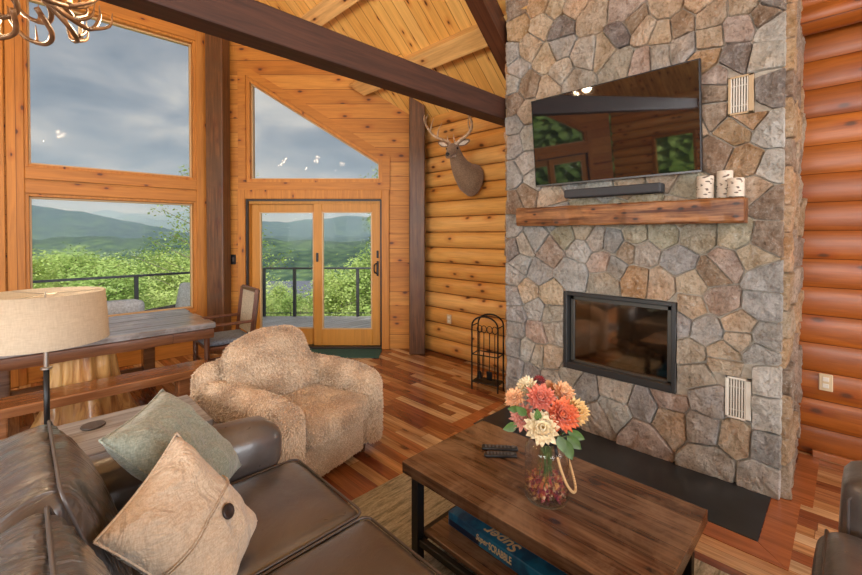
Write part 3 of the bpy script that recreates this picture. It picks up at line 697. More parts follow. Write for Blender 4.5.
mb.add(vs, [(a*n+k, a*n+(k+1) % n, (a+1)*n+(k+1) % n, (a+1)*n+k) for a in range(ny) for k in range(n)]+[tuple(range(n)), tuple(ny*n+k for k in range(n))])
o = mb.build('mantel_shelf', m_mant, recenter=True, auto=40); tag(o, 'rough reclaimed timber mantel shelf on the stone chimney', 'mantel')
# ---------------------------------------------------------------- television
tvz, tvy, tvw, tvh = 2.245, 1.23, 1.165, .682
tv = thing('television', (2.985, tvy, tvz), 'large flat black television mounted above the mantel, tilted down', 'television')
tv.rotation_euler = (0, rad(-6.3), 0)
m_scr = plain('tv_screen', (.006,.006,.007), .03, 0, **{'Specular IOR Level': .6, 'IOR': 2.0})
m_bez = plain('tv_bezel', (.015,.015,.016), .35, .3)
w, h = tvw/2, tvh/2
MB().bbox((-.018,-w,-h),(.012,w,h), .003).build('body', m_bez, tv)
MB().box((-.0195,-w+.008,-h+.014),(-.0178,w-.008,h-.008)).build('screen', m_scr, tv)
MB().bbox((.012,-w*.7,-h*.7),(.04,w*.7,h*.5), .01).build('back_housing', m_bez, tv)
MB().box((-.0205,-w+.004,-h+.001),(-.0178,w-.004,-h+.012)).build('lower_trim', plain('tv_grey_trim', (.13,.13,.13), .4, .5), tv)
mb = MB()
for s in (-1, 1): mb.box((.035,s*.16-.012,-.16),(.085,s*.16+.012,.12))
mb.box((.05,-.2,-.06),(.09,.2,.03)); mb.build('wall_mount', m_black, tv)
# ---------------------------------------------------------------- soundbar on its bracket
sb = thing('soundbar', (2.985, 1.195, 1.79), 'slim charcoal soundbar held just above the mantel, under the television', 'soundbar')
m_sb = plain('soundbar_cloth', (.035,.036,.04), .7, 0, 300, .4)
MB().bbox((-.05,-.335,0),(.045,.335,.064), .012, seg=3).build('body', m_sb, sb)
MB().box((.04,-.25,.015),(.095,-.21,.05)).build('bracket', m_black, sb); MB().box((.04,.21,.015),(.095,.25,.05)).build('bracket', m_black, sb)
# ---------------------------------------------------------------- birch candles on the mantel
m_birch, t = newmat('birch_bark'); P = t.obj(); mp = t.vm('MULTIPLY', P, (9.0,9.0,50.0)); nn = t.noise(mp, 1.0, 3, .6); mk = t.noise(t.vm('MULTIPLY', P, (22.0,22.0,60.0)), 1.0, 1, .5)
t.out(t.bsdf(t.mix(t.rng(mk, .60, .64), t.mix(nn, (.48,.40,.31), (.68,.60,.50)), (.12,.09,.07)), .7, 0, t.bump(nn, .3, .005)))
m_wax = plain('cream_wax', (.74,.64,.48), .5); m_wick = plain('wick', (.03,.03,.03), .8)
for (x, y, r, h, lab) in ((2.985,.627,.045,.135,'short birch-bark candle at the left of the three on the mantel'), (3.03,.536,.042,.162,'tallest birch-bark candle, standing behind the other two on the mantel'), (2.975,.473,.042,.108,'lowest birch-bark candle at the right end of the mantel')):
    cd = thing('birch_candle', (x, y, 1.737), lab, 'candle', group='birch candles on the mantel')
    prof = [(r*.97,0),(r,.004),(r*1.0,h*.5),(r,h-.004),(r*.96,h),(r*.80,h),(r*.78,h-.01)]
    MB().lathe(prof, seg=24, close=False).build('bark', m_birch, cd, smooth=False, auto=40)
    MB().lathe([(r*.79,.002),(r*.79,h-.009),(.004,h-.011)], seg=24).build('wax', m_wax, cd, auto=40)
    MB().tube([(0,0,h-.012),(0,0,h+.004)], .0015, 5).build('wick', m_wick, cd)
# ---------------------------------------------------------------- fireplace tool rack
m_iron = plain('black_iron', (.014,.013,.013), .45, .6)
rk = thing('fireplace_tool_rack', (3.27, 2.50, 0), 'black iron fireplace tool rack with an arched top, left of the chimney', 'tool rack', rz=rad(15))
W = .135; D = .075
for s, nm in ((-1, 'arch_frame'), (1, 'arch_frame')):
    mb = MB(); pts = [(s*D,-W,0.0),(s*D,-W,.62)]+[(s*D,-W*math.cos(rad(a)),.62+.10*math.sin(rad(a))) for a in range(15,180,15)]+[(s*D,W,.62),(s*D,W,0.0)]
    mb.tube(pts, .0085, 6); 
    for zz in (.07,.34): mb.tube([(s*D,-W,zz),(s*D,W,zz)], .006, 6)
    mb.build(nm, m_iron, rk)
for zz in (.07,.34,.62):
    for yy in (-W, W): MB().tube([(-D,yy,zz),(D,yy,zz)], .006, 6).build('cross_bar', m_iron, rk)
MB().box((-D,-W,.066),(D,W,.072)).build('base_tray', m_iron, rk)
for yy, kind in ((-.075,'poker'),(-.02,'shovel'),(.04,'tongs'),(.085,'brush')):
    mb = MB(); mb.tube([(0,yy,.12),(0,yy,.545)], .0045, 6)
    mb.tube([Vector((0,yy,.58))+Vector((0,.028*math.cos(rad(a)),.035*math.sin(rad(a)))) for a in range(-90,271,30)], .004, 6)
    if kind == 'shovel': mb.bbox((-.012,yy-.03,.085),(.006,yy+.03,.17), .006)
    elif kind == 'brush': mb.lathe([(.008,.16),(.02,.15),(.028,.09)], (0,yy,0), 10)
    elif kind == 'tongs': mb.tube([(0,yy+.014,.1),(0,yy+.012,.3),(0,yy,.36)], .004, 6)
    else: mb.tube([(0,yy,.12),(0,yy,.09),(0,yy+.02,.1)], .004, 6)
    mb.build(kind, m_iron, rk)
# ================================================================ FURNITURE
# ---------------------------------------------------------------- rug, mats
m_rug, t = newmat('flatwoven_rug'); P = t.obj()
sxx = t.new('ShaderNodeSeparateXYZ'); t.put(sxx.inputs[0], P)
st = t.noise(t.comb(t.m('MULTIPLY', sxx.outputs[0], 1.2), t.m('MULTIPLY', sxx.outputs[1], 26), 0.0), 1.0, 3, .6)
fn = t.noise(t.comb(t.m('MULTIPLY', sxx.outputs[0], 60), t.m('MULTIPLY', sxx.outputs[1], 160), 0.0), 1.0, 3, .6)
bl = t.noise(t.comb(t.m('MULTIPLY', sxx.outputs[0], 12), t.m('MULTIPLY', sxx.outputs[1], 70), 0.0), 1.0, 2, .5)
c = t.ramp(t.m('ADD', t.m('MULTIPLY', st, .55), t.m('MULTIPLY', bl, .45)), [(.36,(.20,.19,.15)),(.45,(.38,.36,.28)),(.52,(.50,.46,.37)),(.6,(.60,.56,.47)),(.66,(.30,.30,.24))])
c = t.mix(t.rng(fn, .4, .6, .5, 0), c, t.mix(1.0, c, (.5,.48,.42), 'MULTIPLY'))
t.out(t.bsdf(c, .9, 0, t.bump(t.m('ADD', fn, bl), .9, .012)))
mb = MB().bbox((.35,-.55,.001),(2.23,1.98,.010), .004, seg=1); tag(mb.build('area_rug', m_rug, recenter=True), 'beige and grey-green striped woven rug under the coffee table', 'rug')
m_mat = plain('teal_mat', (.03,.10,.085), .95, 0, 130, .35, .8)
mb = MB().bbox((-1.68,5.08,.001),(-.64,5.44,.014), .005, seg=1)
for v in mb.v: pass
o = mb.build('door_mat', m_mat); o.matrix_world = ML; tag(o, 'dark teal door mat in front of the sliding glass door', 'mat')

# ---------------------------------------------------------------- leather
m_lea, t = newmat('brown_leather'); P = t.obj()
n1 = t.noise(P, 3.2, 4, .6, .8); n2 = t.voro(P, 210); n3 = t.noise(P, 14, 4, .6, 1.2)
c = t.mix(t.rng(n1, .35, .65), (.046,.037,.034), (.092,.078,.073))
t.out(t.bsdf(c, t.rng(n3, .3, .7, .27, .42), 0, t.bump(n2, .10, .002, t.bump(n3, .14, .02)), **{'Specular IOR Level': .8, 'Coat Weight': .7, 'Coat Roughness': .24}))
m_leb, t = newmat('brown_leather_creased'); P = t.obj()
n1 = t.noise(P, 3.2, 4, .6, .8); n2 = t.voro(P, 210); n3 = t.noise(t.vm('MULTIPLY', P, (5.0,17.0,5.0)), 1.0, 4, .5, .8)
c = t.mix(t.rng(n1, .35, .65), (.052,.043,.040), (.11,.094,.089))
t.out(t.bsdf(c, .33, 0, t.bump(n2, .10, .002, t.bump(n3, .9, .06)), **{'Specular IOR Level': .8, 'Coat Weight': .7, 'Coat Roughness': .24}))
m_pip = plain('leather_piping', (.085,.07,.065), .35)
def piping(par, loops, r=.0055, mat=None, name='piping'):
    mb = MB()
    for L in loops: mb.tube(L, r, 6)
    return mb.build(name, mat or m_pip, par, smooth=True)
sofa = thing('leather_sofa', (.42, 1.0, 0), 'dark brown leather sofa with welted cushions in the foreground', 'sofa')
SO = Vector((.42, 1.0, 0))
def sp(mb, name, mat=m_lea, par=sofa, **kw): mb.v = [v-SO for v in mb.v]; return mb.build(name, mat, par, **kw)
sp(MB().bbox((-.24,-.38,.07),(.90,1.88,.30), .03, seg=3), 'base', auto=40)
sp(MB().bbox((-.30,-.38,.28),(-.10,1.88,.80), .06, seg=4), 'back_frame', auto=40)
for yc, nm in ((1.985, 'arm'), (-.48, 'arm')):
    mb = softbox((1.10,.23,.26), .10, 10, (.01,.0,.02), .006, 5); xf(mb, T(.35, yc, .525) @ R(2.5,'Y')); a = sp(mb, 'arm', smooth=True)
    mb = MB().bbox((-.24,yc-.10,.07),(.87,yc+.10,.50), .03, seg=3); mb.v = [v-SO for v in mb.v]; mb.build('arm_panel', m_lea, a, auto=40)
for x in (-.2,.82):
    for y in (-.5,2.0):
        sp(MB().lathe([(.028,0),(.035,.07)], (x,y,0), 12), 'foot', m_post)
ys = [(1.305,1.862),(.735,1.295),(.165,.725),(-.37,.155)]
for i, (ya, yb) in enumerate(ys):
    d = (.70, yb-ya-.004, .17); M = T(.585, (ya+yb)/2, .372)
    mb = softbox(d, .035, 12, (.008,.0,.016), .006, 6, i); xf(mb, M)
    s = sp(mb, 'seat_cushion', smooth=True)
    def rrect(hx, hy, z, r=.035):
        pts = []
        for cx, cy, a0 in ((hx-r,hy-r,0),(-hx+r,hy-r,90),(-hx+r,-hy+r,180),(hx-r,-hy+r,270)):
            for k in range(5): a = rad(a0+90*k/4); pts.append(Vector((cx+r*math.cos(a), cy+r*math.sin(a), z)))
        return pts+[pts[0]]
    L = [[M @ p - SO for p in rrect(d[0]/2+.0, d[1]/2-.002, z)] for z in (.076,-.074)]
    piping(s, L)
    # back cushion: leaning box with a puffed front
    h, th = .50, .19; wd_ = yb-ya+.01
    Mb = T(.062 if i == 0 else .035, (ya+yb)/2+(.02 if i == 0 else .0), .64) @ R(-17, 'Y')
    mb = softbox((th, wd_, h), .045, 16, (.055,.006,.02), .0, 5, i)
    for q in range(len(mb.v)):
        v = mb.v[q]
        if v.x > 0:     # creases gathered into the seams
            e = min(1, max(0, (abs(v.z)/(h/2)))); wv = math.sin(v.y*95+6*noise.noise(Vector((v.y*6, v.z*9, i))))
            amp = .007*(abs(noise.noise(Vector((v.y*9, i, v.z*2))))+.25); mb.v[q] = v+Vector((amp*wv*(.35+.65*e), 0, 0))
        if v.z > h/2-.03: mb.v[q] = mb.v[q]+Vector((0, 0, .010*noise.noise(Vector((v.y*14, v.x*8, i)))))
    xf(mb, Mb); b = sp(mb, 'back_cushion', m_leb, smooth=True)
    def rr2(x): return [Mb @ Vector((x, p.x, p.y)) - SO for p in [Vector((q.x, q.y, 0)) for q in rrect(wd_/2-.0, h/2-.0, 0, .04)]]
    piping(b, [rr2(th/2-.012), rr2(-th/2+.012)], .005)

# ---------------------------------------------------------------- pillows
def pillow(name, L_, R_, T_, B_, th, mat, label, seed=0, flap=False, squeeze=.06):
    P = [Vector(p) for p in (L_, T_, R_, B_)]; c = sum(P, Vector())/4; nrm = (P[2]-P[0]).cross(P[1]-P[3]).normalized()
    if nrm.z < 0: nrm = -nrm
    o = thing(name, c, label, 'pillow'); N = 26; mb = MB(); vs = []; idx = {}
    def pt(u, v): # u,v in 0..1 : corners L(0,0) T(0,1)... quad L,T,R,B
        return P[0]*(1-u)*(1-v)+P[1]*(1-u)*v+P[2]*u*v+P[3]*u*(1-v)
    for s in (1, -1):
        for i in range(N+1):
            for j in range(N+1):
                u, v = i/N, j/N; x, y = 2*u-1, 2*v-1
                pu, pv = u+(.5-u)*squeeze*(1-y*y)*(x*x), v+(.5-v)*squeeze*(1-x*x)*(y*y)
                hh = (max(0, 1-x**4)*max(0, 1-y**4))**.55*(1-.22*(x*x+y*y)/2)
                w = noise.noise(Vector((x*2.1+seed, y*2.1, s)))*.10+noise.noise(Vector((x*5+seed, y*3-x*3, s*2)))*.07+abs(noise.noise(Vector((x*3+y*6, y*2-seed, s*3))))*.10
                edge = (1-x**8)*(1-y**8)
                vs.append(pt(pu, pv)-c+nrm*s*th/2*(hh*(1+w))+nrm*.012*noise.noise(Vector((x*3, y*3, seed)))*edge)
    fs = []
    o2 = (N+1)**2
    for s in (0, 1):
        for i in range(N):
            for j in range(N):
                a = s*o2+i*(N+1)+j; fs.append((a, a+1, a+N+2, a+N+1))
    mb.add(vs, fs); b = mb.build('cover', mat, o, smooth=True)
    bm = bmesh.new(); bm.from_mesh(b.data); bmesh.ops.remove_doubles(bm, verts=bm.verts, dist=.0008); bmesh.ops.recalc_face_normals(bm, faces=bm.faces); bm.to_mesh(b.data); bm.free()
    e = [pt(0, k/10)-c for k in range(11)]
    rim = []
    for k in range(N): rim.append((0, k/N))
    for k in range(N): rim.append((k/N, 1))
    for k in range(N): rim.append((1, 1-k/N))
    for k in range(N): rim.append((1-k/N, 0))
    rim.append((0, 0)); R_pts = []
    for u, v in rim:
        x, y = 2*u-1, 2*v-1; pu, pv = u+(.5-u)*squeeze*(1-y*y)*(x*x), v+(.5-v)*squeeze*(1-x*x)*(y*y); R_pts.append(pt(pu, pv)-c)
    MB().tube(R_pts, .0035, 5).build('seam', mat, o, smooth=True)
    def surf(u, v):
        x, y = 2*u-1, 2*v-1; hh = (max(0, 1-x**4)*max(0, 1-y**4))**.55*(1-.22*(x*x+y*y)/2)
        w = noise.noise(Vector((x*2.1+seed, y*2.1, 1)))*.10+noise.noise(Vector((x*5+seed, y*3-x*3, 2)))*.07+abs(noise.noise(Vector((x*3+y*6, y*2-seed, 3))))*.10
        return pt(u, v)-c+nrm*th/2*hh*(1+w)+nrm*.012*noise.noise(Vector((x*3, y*3, seed)))
    return o, surf, nrm
def linen(name, c1, c2, sc=260):
    m, t = newmat(name); P = t.obj(); w1 = t.noise(t.vm('MULTIPLY', P, (1.0,1.0,.25)), sc, 2, .5); w2 = t.noise(t.vm('MULTIPLY', P, (.25,.25,1.0)), sc, 2, .5); b = t.noise(P, 9, 4, .6, .5)
    cr = t.noise(t.vm('MULTIPLY', P, (6.0,9.0,6.0)), 1.6, 4, .55, 1.0)
    f = t.m('ADD', t.m('MULTIPLY', w1, .5), t.m('MULTIPLY', w2, .5))
    t.out(t.bsdf(t.mix(t.rng(f, .38, .62), c1, c2), .85, 0, t.bump(f, .4, .003, t.bump(cr, .55, .06)), **{'Sheen Weight': .3})); return m
m_green = linen('sage_linen', (.17,.19,.145), (.30,.32,.255)); m_beige = linen('beige_cotton', (.44,.33,.225), (.58,.46,.335))
pillow('sage_pillow', (.165,1.545,.915), (.655,1.785,.555), (.385,1.835,.930), (.43,1.50,.565), .15, m_green, 'sage green linen pillow leaning behind the beige one on the sofa', 2)
pw, surf, nrm = pillow('beige_pillow', (.125,1.287,.772), (.58,1.44,.525), (.345,1.465,.903), (.375,1.22,.45), .17, m_beige, 'beige cotton pillow with one dark button, in front of the green pillow', 5)
# flap seam and button
for off in (0, .018): MB().tube([surf(.46+off+.02*math.sin(k/9*3)*.3, .02+.96*k/24)+nrm*.0022 for k in range(25)], .0022, 5).build('flap_seam', m_beige, pw, smooth=True)
m_but = plain('coconut_button', (.02,.012,.01), .5, 0, 60, .4)
q = surf(.56, .60); rotq = nrm.to_track_quat('Z', 'Y').to_matrix().to_4x4()
MB().lathe([(.0,-.004),(.018,-.004),(.0215,0),(.021,.004),(.016,.0055),(.013,.0035),(.0,.0035)], q+nrm*.006, 24, M=rotq, close=False).build('button', m_but, pw, smooth=True)

# ---------------------------------------------------------------- sherpa armchair
m_fur, t = newmat('cream_sherpa'); a = t.new('ShaderNodeAttribute', attribute_name='tint').outputs['Color']; P = t.obj()
f3 = t.noise(P, 4, 2, .5); c = t.mix(t.rng(f3, .45, .65, 0, .35), a, t.mix(1.0, a, (1.05,.86,.70), 'MULTIPLY'))
t.out(t.bsdf(c, .9, 0, None, **{'Sheen Weight': .3, 'Sheen Roughness': .6}))
ch = thing('sherpa_armchair', (1.32, 2.635, 0), 'cream shaggy sherpa armchair standing before the glass door', 'armchair', rz=rad(15)); ch.scale = (1.02, 1.02, 1.0)
def furry(mb, name, amp=.009):
    """the cushion surface carries its own shaggy pile: short curved locks grown from the faces"""
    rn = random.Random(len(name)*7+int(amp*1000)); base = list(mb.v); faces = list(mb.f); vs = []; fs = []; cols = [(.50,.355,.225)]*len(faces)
    cen = sum(base, Vector())/len(base)
    for f in faces:
        p = [base[k] for k in f]; n = (p[2]-p[0]).cross(p[3]-p[1] if len(p) > 3 else p[2]-p[1]); ar = n.length/2; n.normalize(); fc = sum(p, Vector())/len(p)
        if n.dot(fc-cen) < 0: n = -n
        if n.z < -.6: continue
        cnt = ar/(.0058**2); cnt = int(cnt)+(rn.random() < cnt-int(cnt))
        for _ in range(cnt):
            a, b = rn.random(), rn.random(); q = p[0]*(1-a)*(1-b)+p[1]*a*(1-b)+p[2]*a*b+p[3 if len(p) > 3 else 2]*(1-a)*b
            fl = Vector((noise.noise(q*7), noise.noise(q*7+Vector((9,0,0))), noise.noise(q*7+Vector((0,9,0)))-.35))
            d = (n*.55+fl*1.1+Vector((rn.uniform(-.4,.4), rn.uniform(-.4,.4), rn.uniform(-.4,.4)))).normalized()
            if d.dot(n) < .15: d = (d+n*(.3-d.dot(n))).normalized()
            L = amp*rn.uniform(1.3, 2.6); s_ = d.cross(n+Vector((rn.uniform(-.8,.8), rn.uniform(-.8,.8), rn.uniform(-.8,.8)))).normalized()*rn.uniform(.0022, .0042)
            m1 = q+d*L*.55; e = q+d*L*.95+Vector((0,0,-L*.22)); k = len(base)+len(vs)
            vs += [q-s_, q+s_, m1+s_*.8, m1-s_*.8, e]; fs += [(k,k+1,k+2,k+3), (k+3,k+2,k+4)]
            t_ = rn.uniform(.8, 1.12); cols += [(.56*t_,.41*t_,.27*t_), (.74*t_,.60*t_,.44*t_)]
    o = bpy.data.meshes.new(name); o.from_pydata(base+vs, [], faces+fs); o.update(); ca = o.color_attributes.new('tint', 'FLOAT_COLOR', 'CORNER')
    buf = []
    for pl, c in zip(o.polygons, cols): buf += [c[0], c[1], c[2], 1.0]*pl.loop_total
    ca.data.foreach_set('color', buf); o.materials.append(m_fur); o.polygons.foreach_set('use_smooth', [True]*len(faces)+[False]*len(fs))
    ob = bpy.data.objects.new(name, o); C.objects.link(ob); ob.parent = ch; return ob
xf_ = xf
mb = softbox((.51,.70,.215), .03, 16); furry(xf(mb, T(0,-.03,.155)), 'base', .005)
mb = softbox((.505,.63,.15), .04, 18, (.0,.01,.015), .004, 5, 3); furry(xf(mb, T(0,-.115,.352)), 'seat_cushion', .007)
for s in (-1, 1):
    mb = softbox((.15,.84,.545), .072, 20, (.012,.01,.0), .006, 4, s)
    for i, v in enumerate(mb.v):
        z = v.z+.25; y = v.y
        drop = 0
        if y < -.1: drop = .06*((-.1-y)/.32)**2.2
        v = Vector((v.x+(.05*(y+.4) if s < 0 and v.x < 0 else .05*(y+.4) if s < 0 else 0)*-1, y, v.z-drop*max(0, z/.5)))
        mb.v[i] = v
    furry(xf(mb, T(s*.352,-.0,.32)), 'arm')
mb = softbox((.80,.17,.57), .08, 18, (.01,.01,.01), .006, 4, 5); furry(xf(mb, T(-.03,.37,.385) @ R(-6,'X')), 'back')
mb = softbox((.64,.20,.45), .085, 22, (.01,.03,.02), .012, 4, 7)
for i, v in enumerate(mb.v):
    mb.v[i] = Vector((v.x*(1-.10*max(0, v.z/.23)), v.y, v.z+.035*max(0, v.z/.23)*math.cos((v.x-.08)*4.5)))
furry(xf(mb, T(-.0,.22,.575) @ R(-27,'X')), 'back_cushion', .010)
for x in (-.3,.3):
    for y in (-.32,.34): MB().lathe([(.022,0),(.026,.05)], (x,y,0), 10).build('foot', m_post, ch)

# ---------------------------------------------------------------- coffee table
m_tab = wood('dark_stained_tabletop', [(.15,.080,.042),(.19,.105,.057),(.12,.062,.033),(.17,.095,.052)], U=(1,0,0), V=(0,1,0), w=.102, ln=99, rough=.27, grain=.75, gb=.3, knots=1.1, knotsize=.9, gap=.0015, gapcol=.3, coat=.12, knotcol=(.03,.014,.008), wear=(.26,.165,.10))
ct = thing('coffee_table', (1.57, .92, .010), 'dark stained wood coffee table with black metal legs and a lower shelf', 'coffee table')
hx, hy = .305, .545
MB().bbox((-hx,-hy,.396),(hx,hy,.45), .004, seg=2).build('tabletop', m_tab, ct)
def sqtube(mb, a, b, w=.02): mb.bbox(tuple(min(p,q)-w for p,q in zip(a,b)), tuple(max(p,q)+w for p,q in zip(a,b)), .003, seg=1)
for sx_ in (-1, 1):
    for sy_ in (-1, 1):
        mb = MB(); mb.bbox((sx_*(hx-.045)-.022, sy_*(hy-.06)-.022, 0), (sx_*(hx-.045)+.022, sy_*(hy-.06)+.022, .395), .003, seg=1); mb.build('leg', m_black, ct)
mb = MB()
for sy_ in (-1, 1):
    y = sy_*(hy-.06)
    mb.bbox((-hx+.067,y-.02,.372),(hx-.067,y+.02,.395), .003, seg=1)
    mb.bbox((-hx+.067,y-.02,.075),(hx-.067,y+.02,.11), .003, seg=1)
for sx_ in (-1, 1): mb.bbox((sx_*(hx-.045)-.015,-hy+.082,.075),(sx_*(hx-.045)+.015,hy-.082,.108), .003, seg=1)
mb.build('frame', m_black, ct)
MB().bbox((-hx+.066,-hy+.083,.106),(hx-.066,hy-.083,.130), .003, seg=1).build('shelf', m_tab, ct)
TZC = .4605
# board game box on the shelf
m_blue, t = newmat('game_box_blue'); P = t.obj(); nn = t.noise(P, 9, 3, .6, 1.0)
t.out(t.bsdf(t.mix(t.rng(nn, .4, .62), (.008,.085,.20), (.01,.20,.42)), .3))
m_cream = plain('cream_lettering', (.78,.62,.36), .5); m_navy = plain('navy_print', (.006,.02,.07), .35)
gb = thing('board_game_box', (1.628, .985, .1415), 'blue board game box lying on the lower shelf of the coffee table', 'board game', rz=rad(-2))
MB().bbox((-.20,-.34,0),(.20,.34,.064), .002, seg=1).build('lid', m_blue, gb)
def text(s, size, M, mat, par, name='lettering', ext=.0006, shear=0):
    cu = bpy.data.curves.new(name, 'FONT'); cu.body = s; cu.size = size; cu.extrude = ext; cu.align_x = 'CENTER'; cu.align_y = 'CENTER'; cu.shear = shear; cu.offset = size*.018
    o = bpy.data.objects.new(name, cu); C.objects.link(o); o.data.materials.append(mat); o.parent = par; o.matrix_local = M; return o
def textw(s, size, M, mat, par, name='lettering', shear=0):
    o = text(s, size, M, mat, par, name, shear=shear); dg = bpy.context.evaluated_depsgraph_get(); dg.update()
    me = bpy.data.meshes.new_from_object(o.evaluated_get(dg)); me.name = name; bpy.data.objects.remove(o, do_unlink=True)
    n = bpy.data.objects.new(name, me); C.objects.link(n); n.parent = par; n.matrix_local = M; me.materials.clear(); me.materials.append(mat); return n
Ms = Matrix(((0,0,-1,0),(-1,0,0,0),(0,1,0,0),(0,0,0,1)))   # text standing on the -X face: x -> -Y, y -> Z
MB().box((-.2008,.15,.004),(-.1995,.335,.030)).build('print_panel', m_navy, gb)
textw('Super', .038, T(-.2008,.135,.036) @ Ms @ Matrix.Diagonal((.75,1,1,1)), m_cream, gb, shear=.3)
textw('SCRABBLE', .044, T(-.2008,.035,.032) @ Ms @ Matrix.Diagonal((.6,1,1,1)), m_cream, gb)
textw('Super', .075, T(-.162,.05,.0645) @ R(90,'Z'), m_cream, gb, shear=.3)
MB().lathe([(.0,0),(.006,0),(.006,.0006),(0,.0006)], (-.10,.29,.0642), 12).build('print_dot', m_cream, gb)
# remotes
m_rem = plain('remote_plastic', (.010,.010,.011), .35); m_key = plain('remote_buttons', (.10,.10,.105), .5)
for (x, y, a, lab, ln) in ((1.675,1.205,-50,'longer black remote control, upper of the two on the coffee table',.175), (1.625,1.165,-48,'shorter black remote control, lower of the two on the coffee table',.155)):
    r_ = thing('remote_control', (x, y, TZC), lab, 'remote control', rz=rad(a), group='remote controls on the coffee table')
    MB().bbox((-ln/2,-.0185,0),(ln/2,.0185,.015), .006, seg=2).build('body', m_rem, r_, auto=50)
    mb = MB()
    for i in range(8):
        for j in range(3): mb.bbox((-ln/2+.015+i*(ln-.045)/7,-.0125+j*.0095,.0145),(-ln/2+.015+i*(ln-.045)/7+.009,-.0125+j*.0095+.006,.0168), .0012, seg=1)
    mb.lathe([(.0,.0165),(.0085,.0165),(.0095,.0145)], (ln/2-.02,0,0), 14, close=False)
    mb.build('buttons', m_key, r_)
# ---------------------------------------------------------------- vase
m_vg, t = newmat('clear_glass'); g_ = t.new('ShaderNodeBsdfGlass'); g_.inputs['Roughness'].default_value = 0.0; g_.inputs['IOR'].default_value = 1.33; g_.inputs['Color'].default_value = (.985,.99,.99,1)
tr = t.new('ShaderNodeBsdfTransparent'); ms = t.new('ShaderNodeMixShader'); ms.inputs[0].default_value = .7; t.l.new(tr.outputs[0], ms.inputs[1]); t.l.new(g_.outputs[0], ms.inputs[2]); t.out(ms)
VX, VY = 1.50, .85
va = thing('glass_jar_vase', (VX, VY, TZC), 'clear glass jar vase with a rope handle, standing on the coffee table', 'vase')
prof = [(.0,.0),(.070,.0),(.083,.006),(.086,.02),(.086,.19),(.082,.212),(.066,.228),(.056,.236),(.055,.262),(.058,.266),(.054,.266),(.052,.262),(.052,.238),(.062,.224),(.079,.209),(.083,.19),(.083,.02),(.078,.009),(.0,.007)]
MB().lathe(prof, seg=48, close=False).build('jar', m_vg, va, smooth=True)
MB().lathe([(.0575,.237),(.0605,.240),(.0605,.256),(.0575,.259)], seg=36, close=False).build('neck_band', m_black, va, smooth=True)
rd, ld = Vector((CA,-SA,0)), Vector((-SA,-CA,0))       # right and towards the viewer
def vp(a, b, z): return rd*a+ld*b+Vector((0,0,z))
m_rope, t = newmat('jute_rope'); P = t.obj(); wv = t.new('ShaderNodeTexWave'); t.put(wv.inputs[0], P); wv.inputs['Scale'].default_value = 60; wv.bands_direction = 'Z'; t.out(t.bsdf(t.mix(wv.outputs[1], (.42,.24,.10), (.66,.44,.22)), .9, 0, t.bump(wv.outputs[1], .5, .005)))
rp = spline([vp(.02,.075,.205),vp(.028,.098,.165),vp(.045,.108,.12),(vp(.07,.10,.085)),vp(.092,.07,.075),vp(.099,.03,.095),vp(.092,-.02,.15),vp(.07,-.045,.21)], 6)
MB().tube(rp, .0052, 8).build('rope_handle', m_rope, va, smooth=True)
MB().tube([vp(.016,.062,.245),vp(.02,.074,.20)], .0065, 8).build('rope_cuff', m_black, va, smooth=True)
MB().tube([vp(.06,-.03,.245),vp(.068,-.04,.205)], .0065, 8).build('rope_cuff', m_black, va, smooth=True)
rn = random.Random(11); mb = MB(); cols = []
pal = [(.35,.03,.04),(.22,.02,.06),(.50,.10,.05),(.60,.28,.08),(.14,.015,.05),(.62,.42,.25),(.45,.05,.10)]
for k in range(330):
    a = rn.uniform(0, 6.283); r_ = .070*math.sqrt(rn.random()); zz = .014+rn.random()*(.082-.25*abs(r_-.03)); rr = rn.uniform(.007,.0125)
    M = T(r_*math.cos(a), r_*math.sin(a), zz) @ Matrix.Rotation(rn.uniform(0,3), 4, Vector((rn.random(),rn.random(),.3)).normalized())
    vs = [M @ Vector(p) for p in ((rr,0,0),(-rr,0,0),(0,rr*.8,0),(0,-rr*.8,0),(0,0,rr*.6),(0,0,-rr*.6))]
    mb.add(vs, [(0,2,4),(2,1,4),(1,3,4),(3,0,4),(2,0,5),(1,2,5),(3,1,5),(0,3,5)]); cols += [rn.choice(pal)]*8
def tintmat(name, rough=.6, **kw):
    m, t = newmat(name); a = t.new('ShaderNodeAttribute', attribute_name='tint').outputs['Color']; t.out(t.bsdf(a, rough, **kw)); return m
m_tint = tintmat('dried_petals'); m_petal = tintmat('flower_petal', .7, **{'Sheen Weight': .2})
o = mb.build('dried_potpourri', m_tint, colors=cols); o.location = (VX, VY, TZC); tag(o, 'dark red and orange dried potpourri filling the bottom of the glass jar', 'potpourri', kind='stuff')
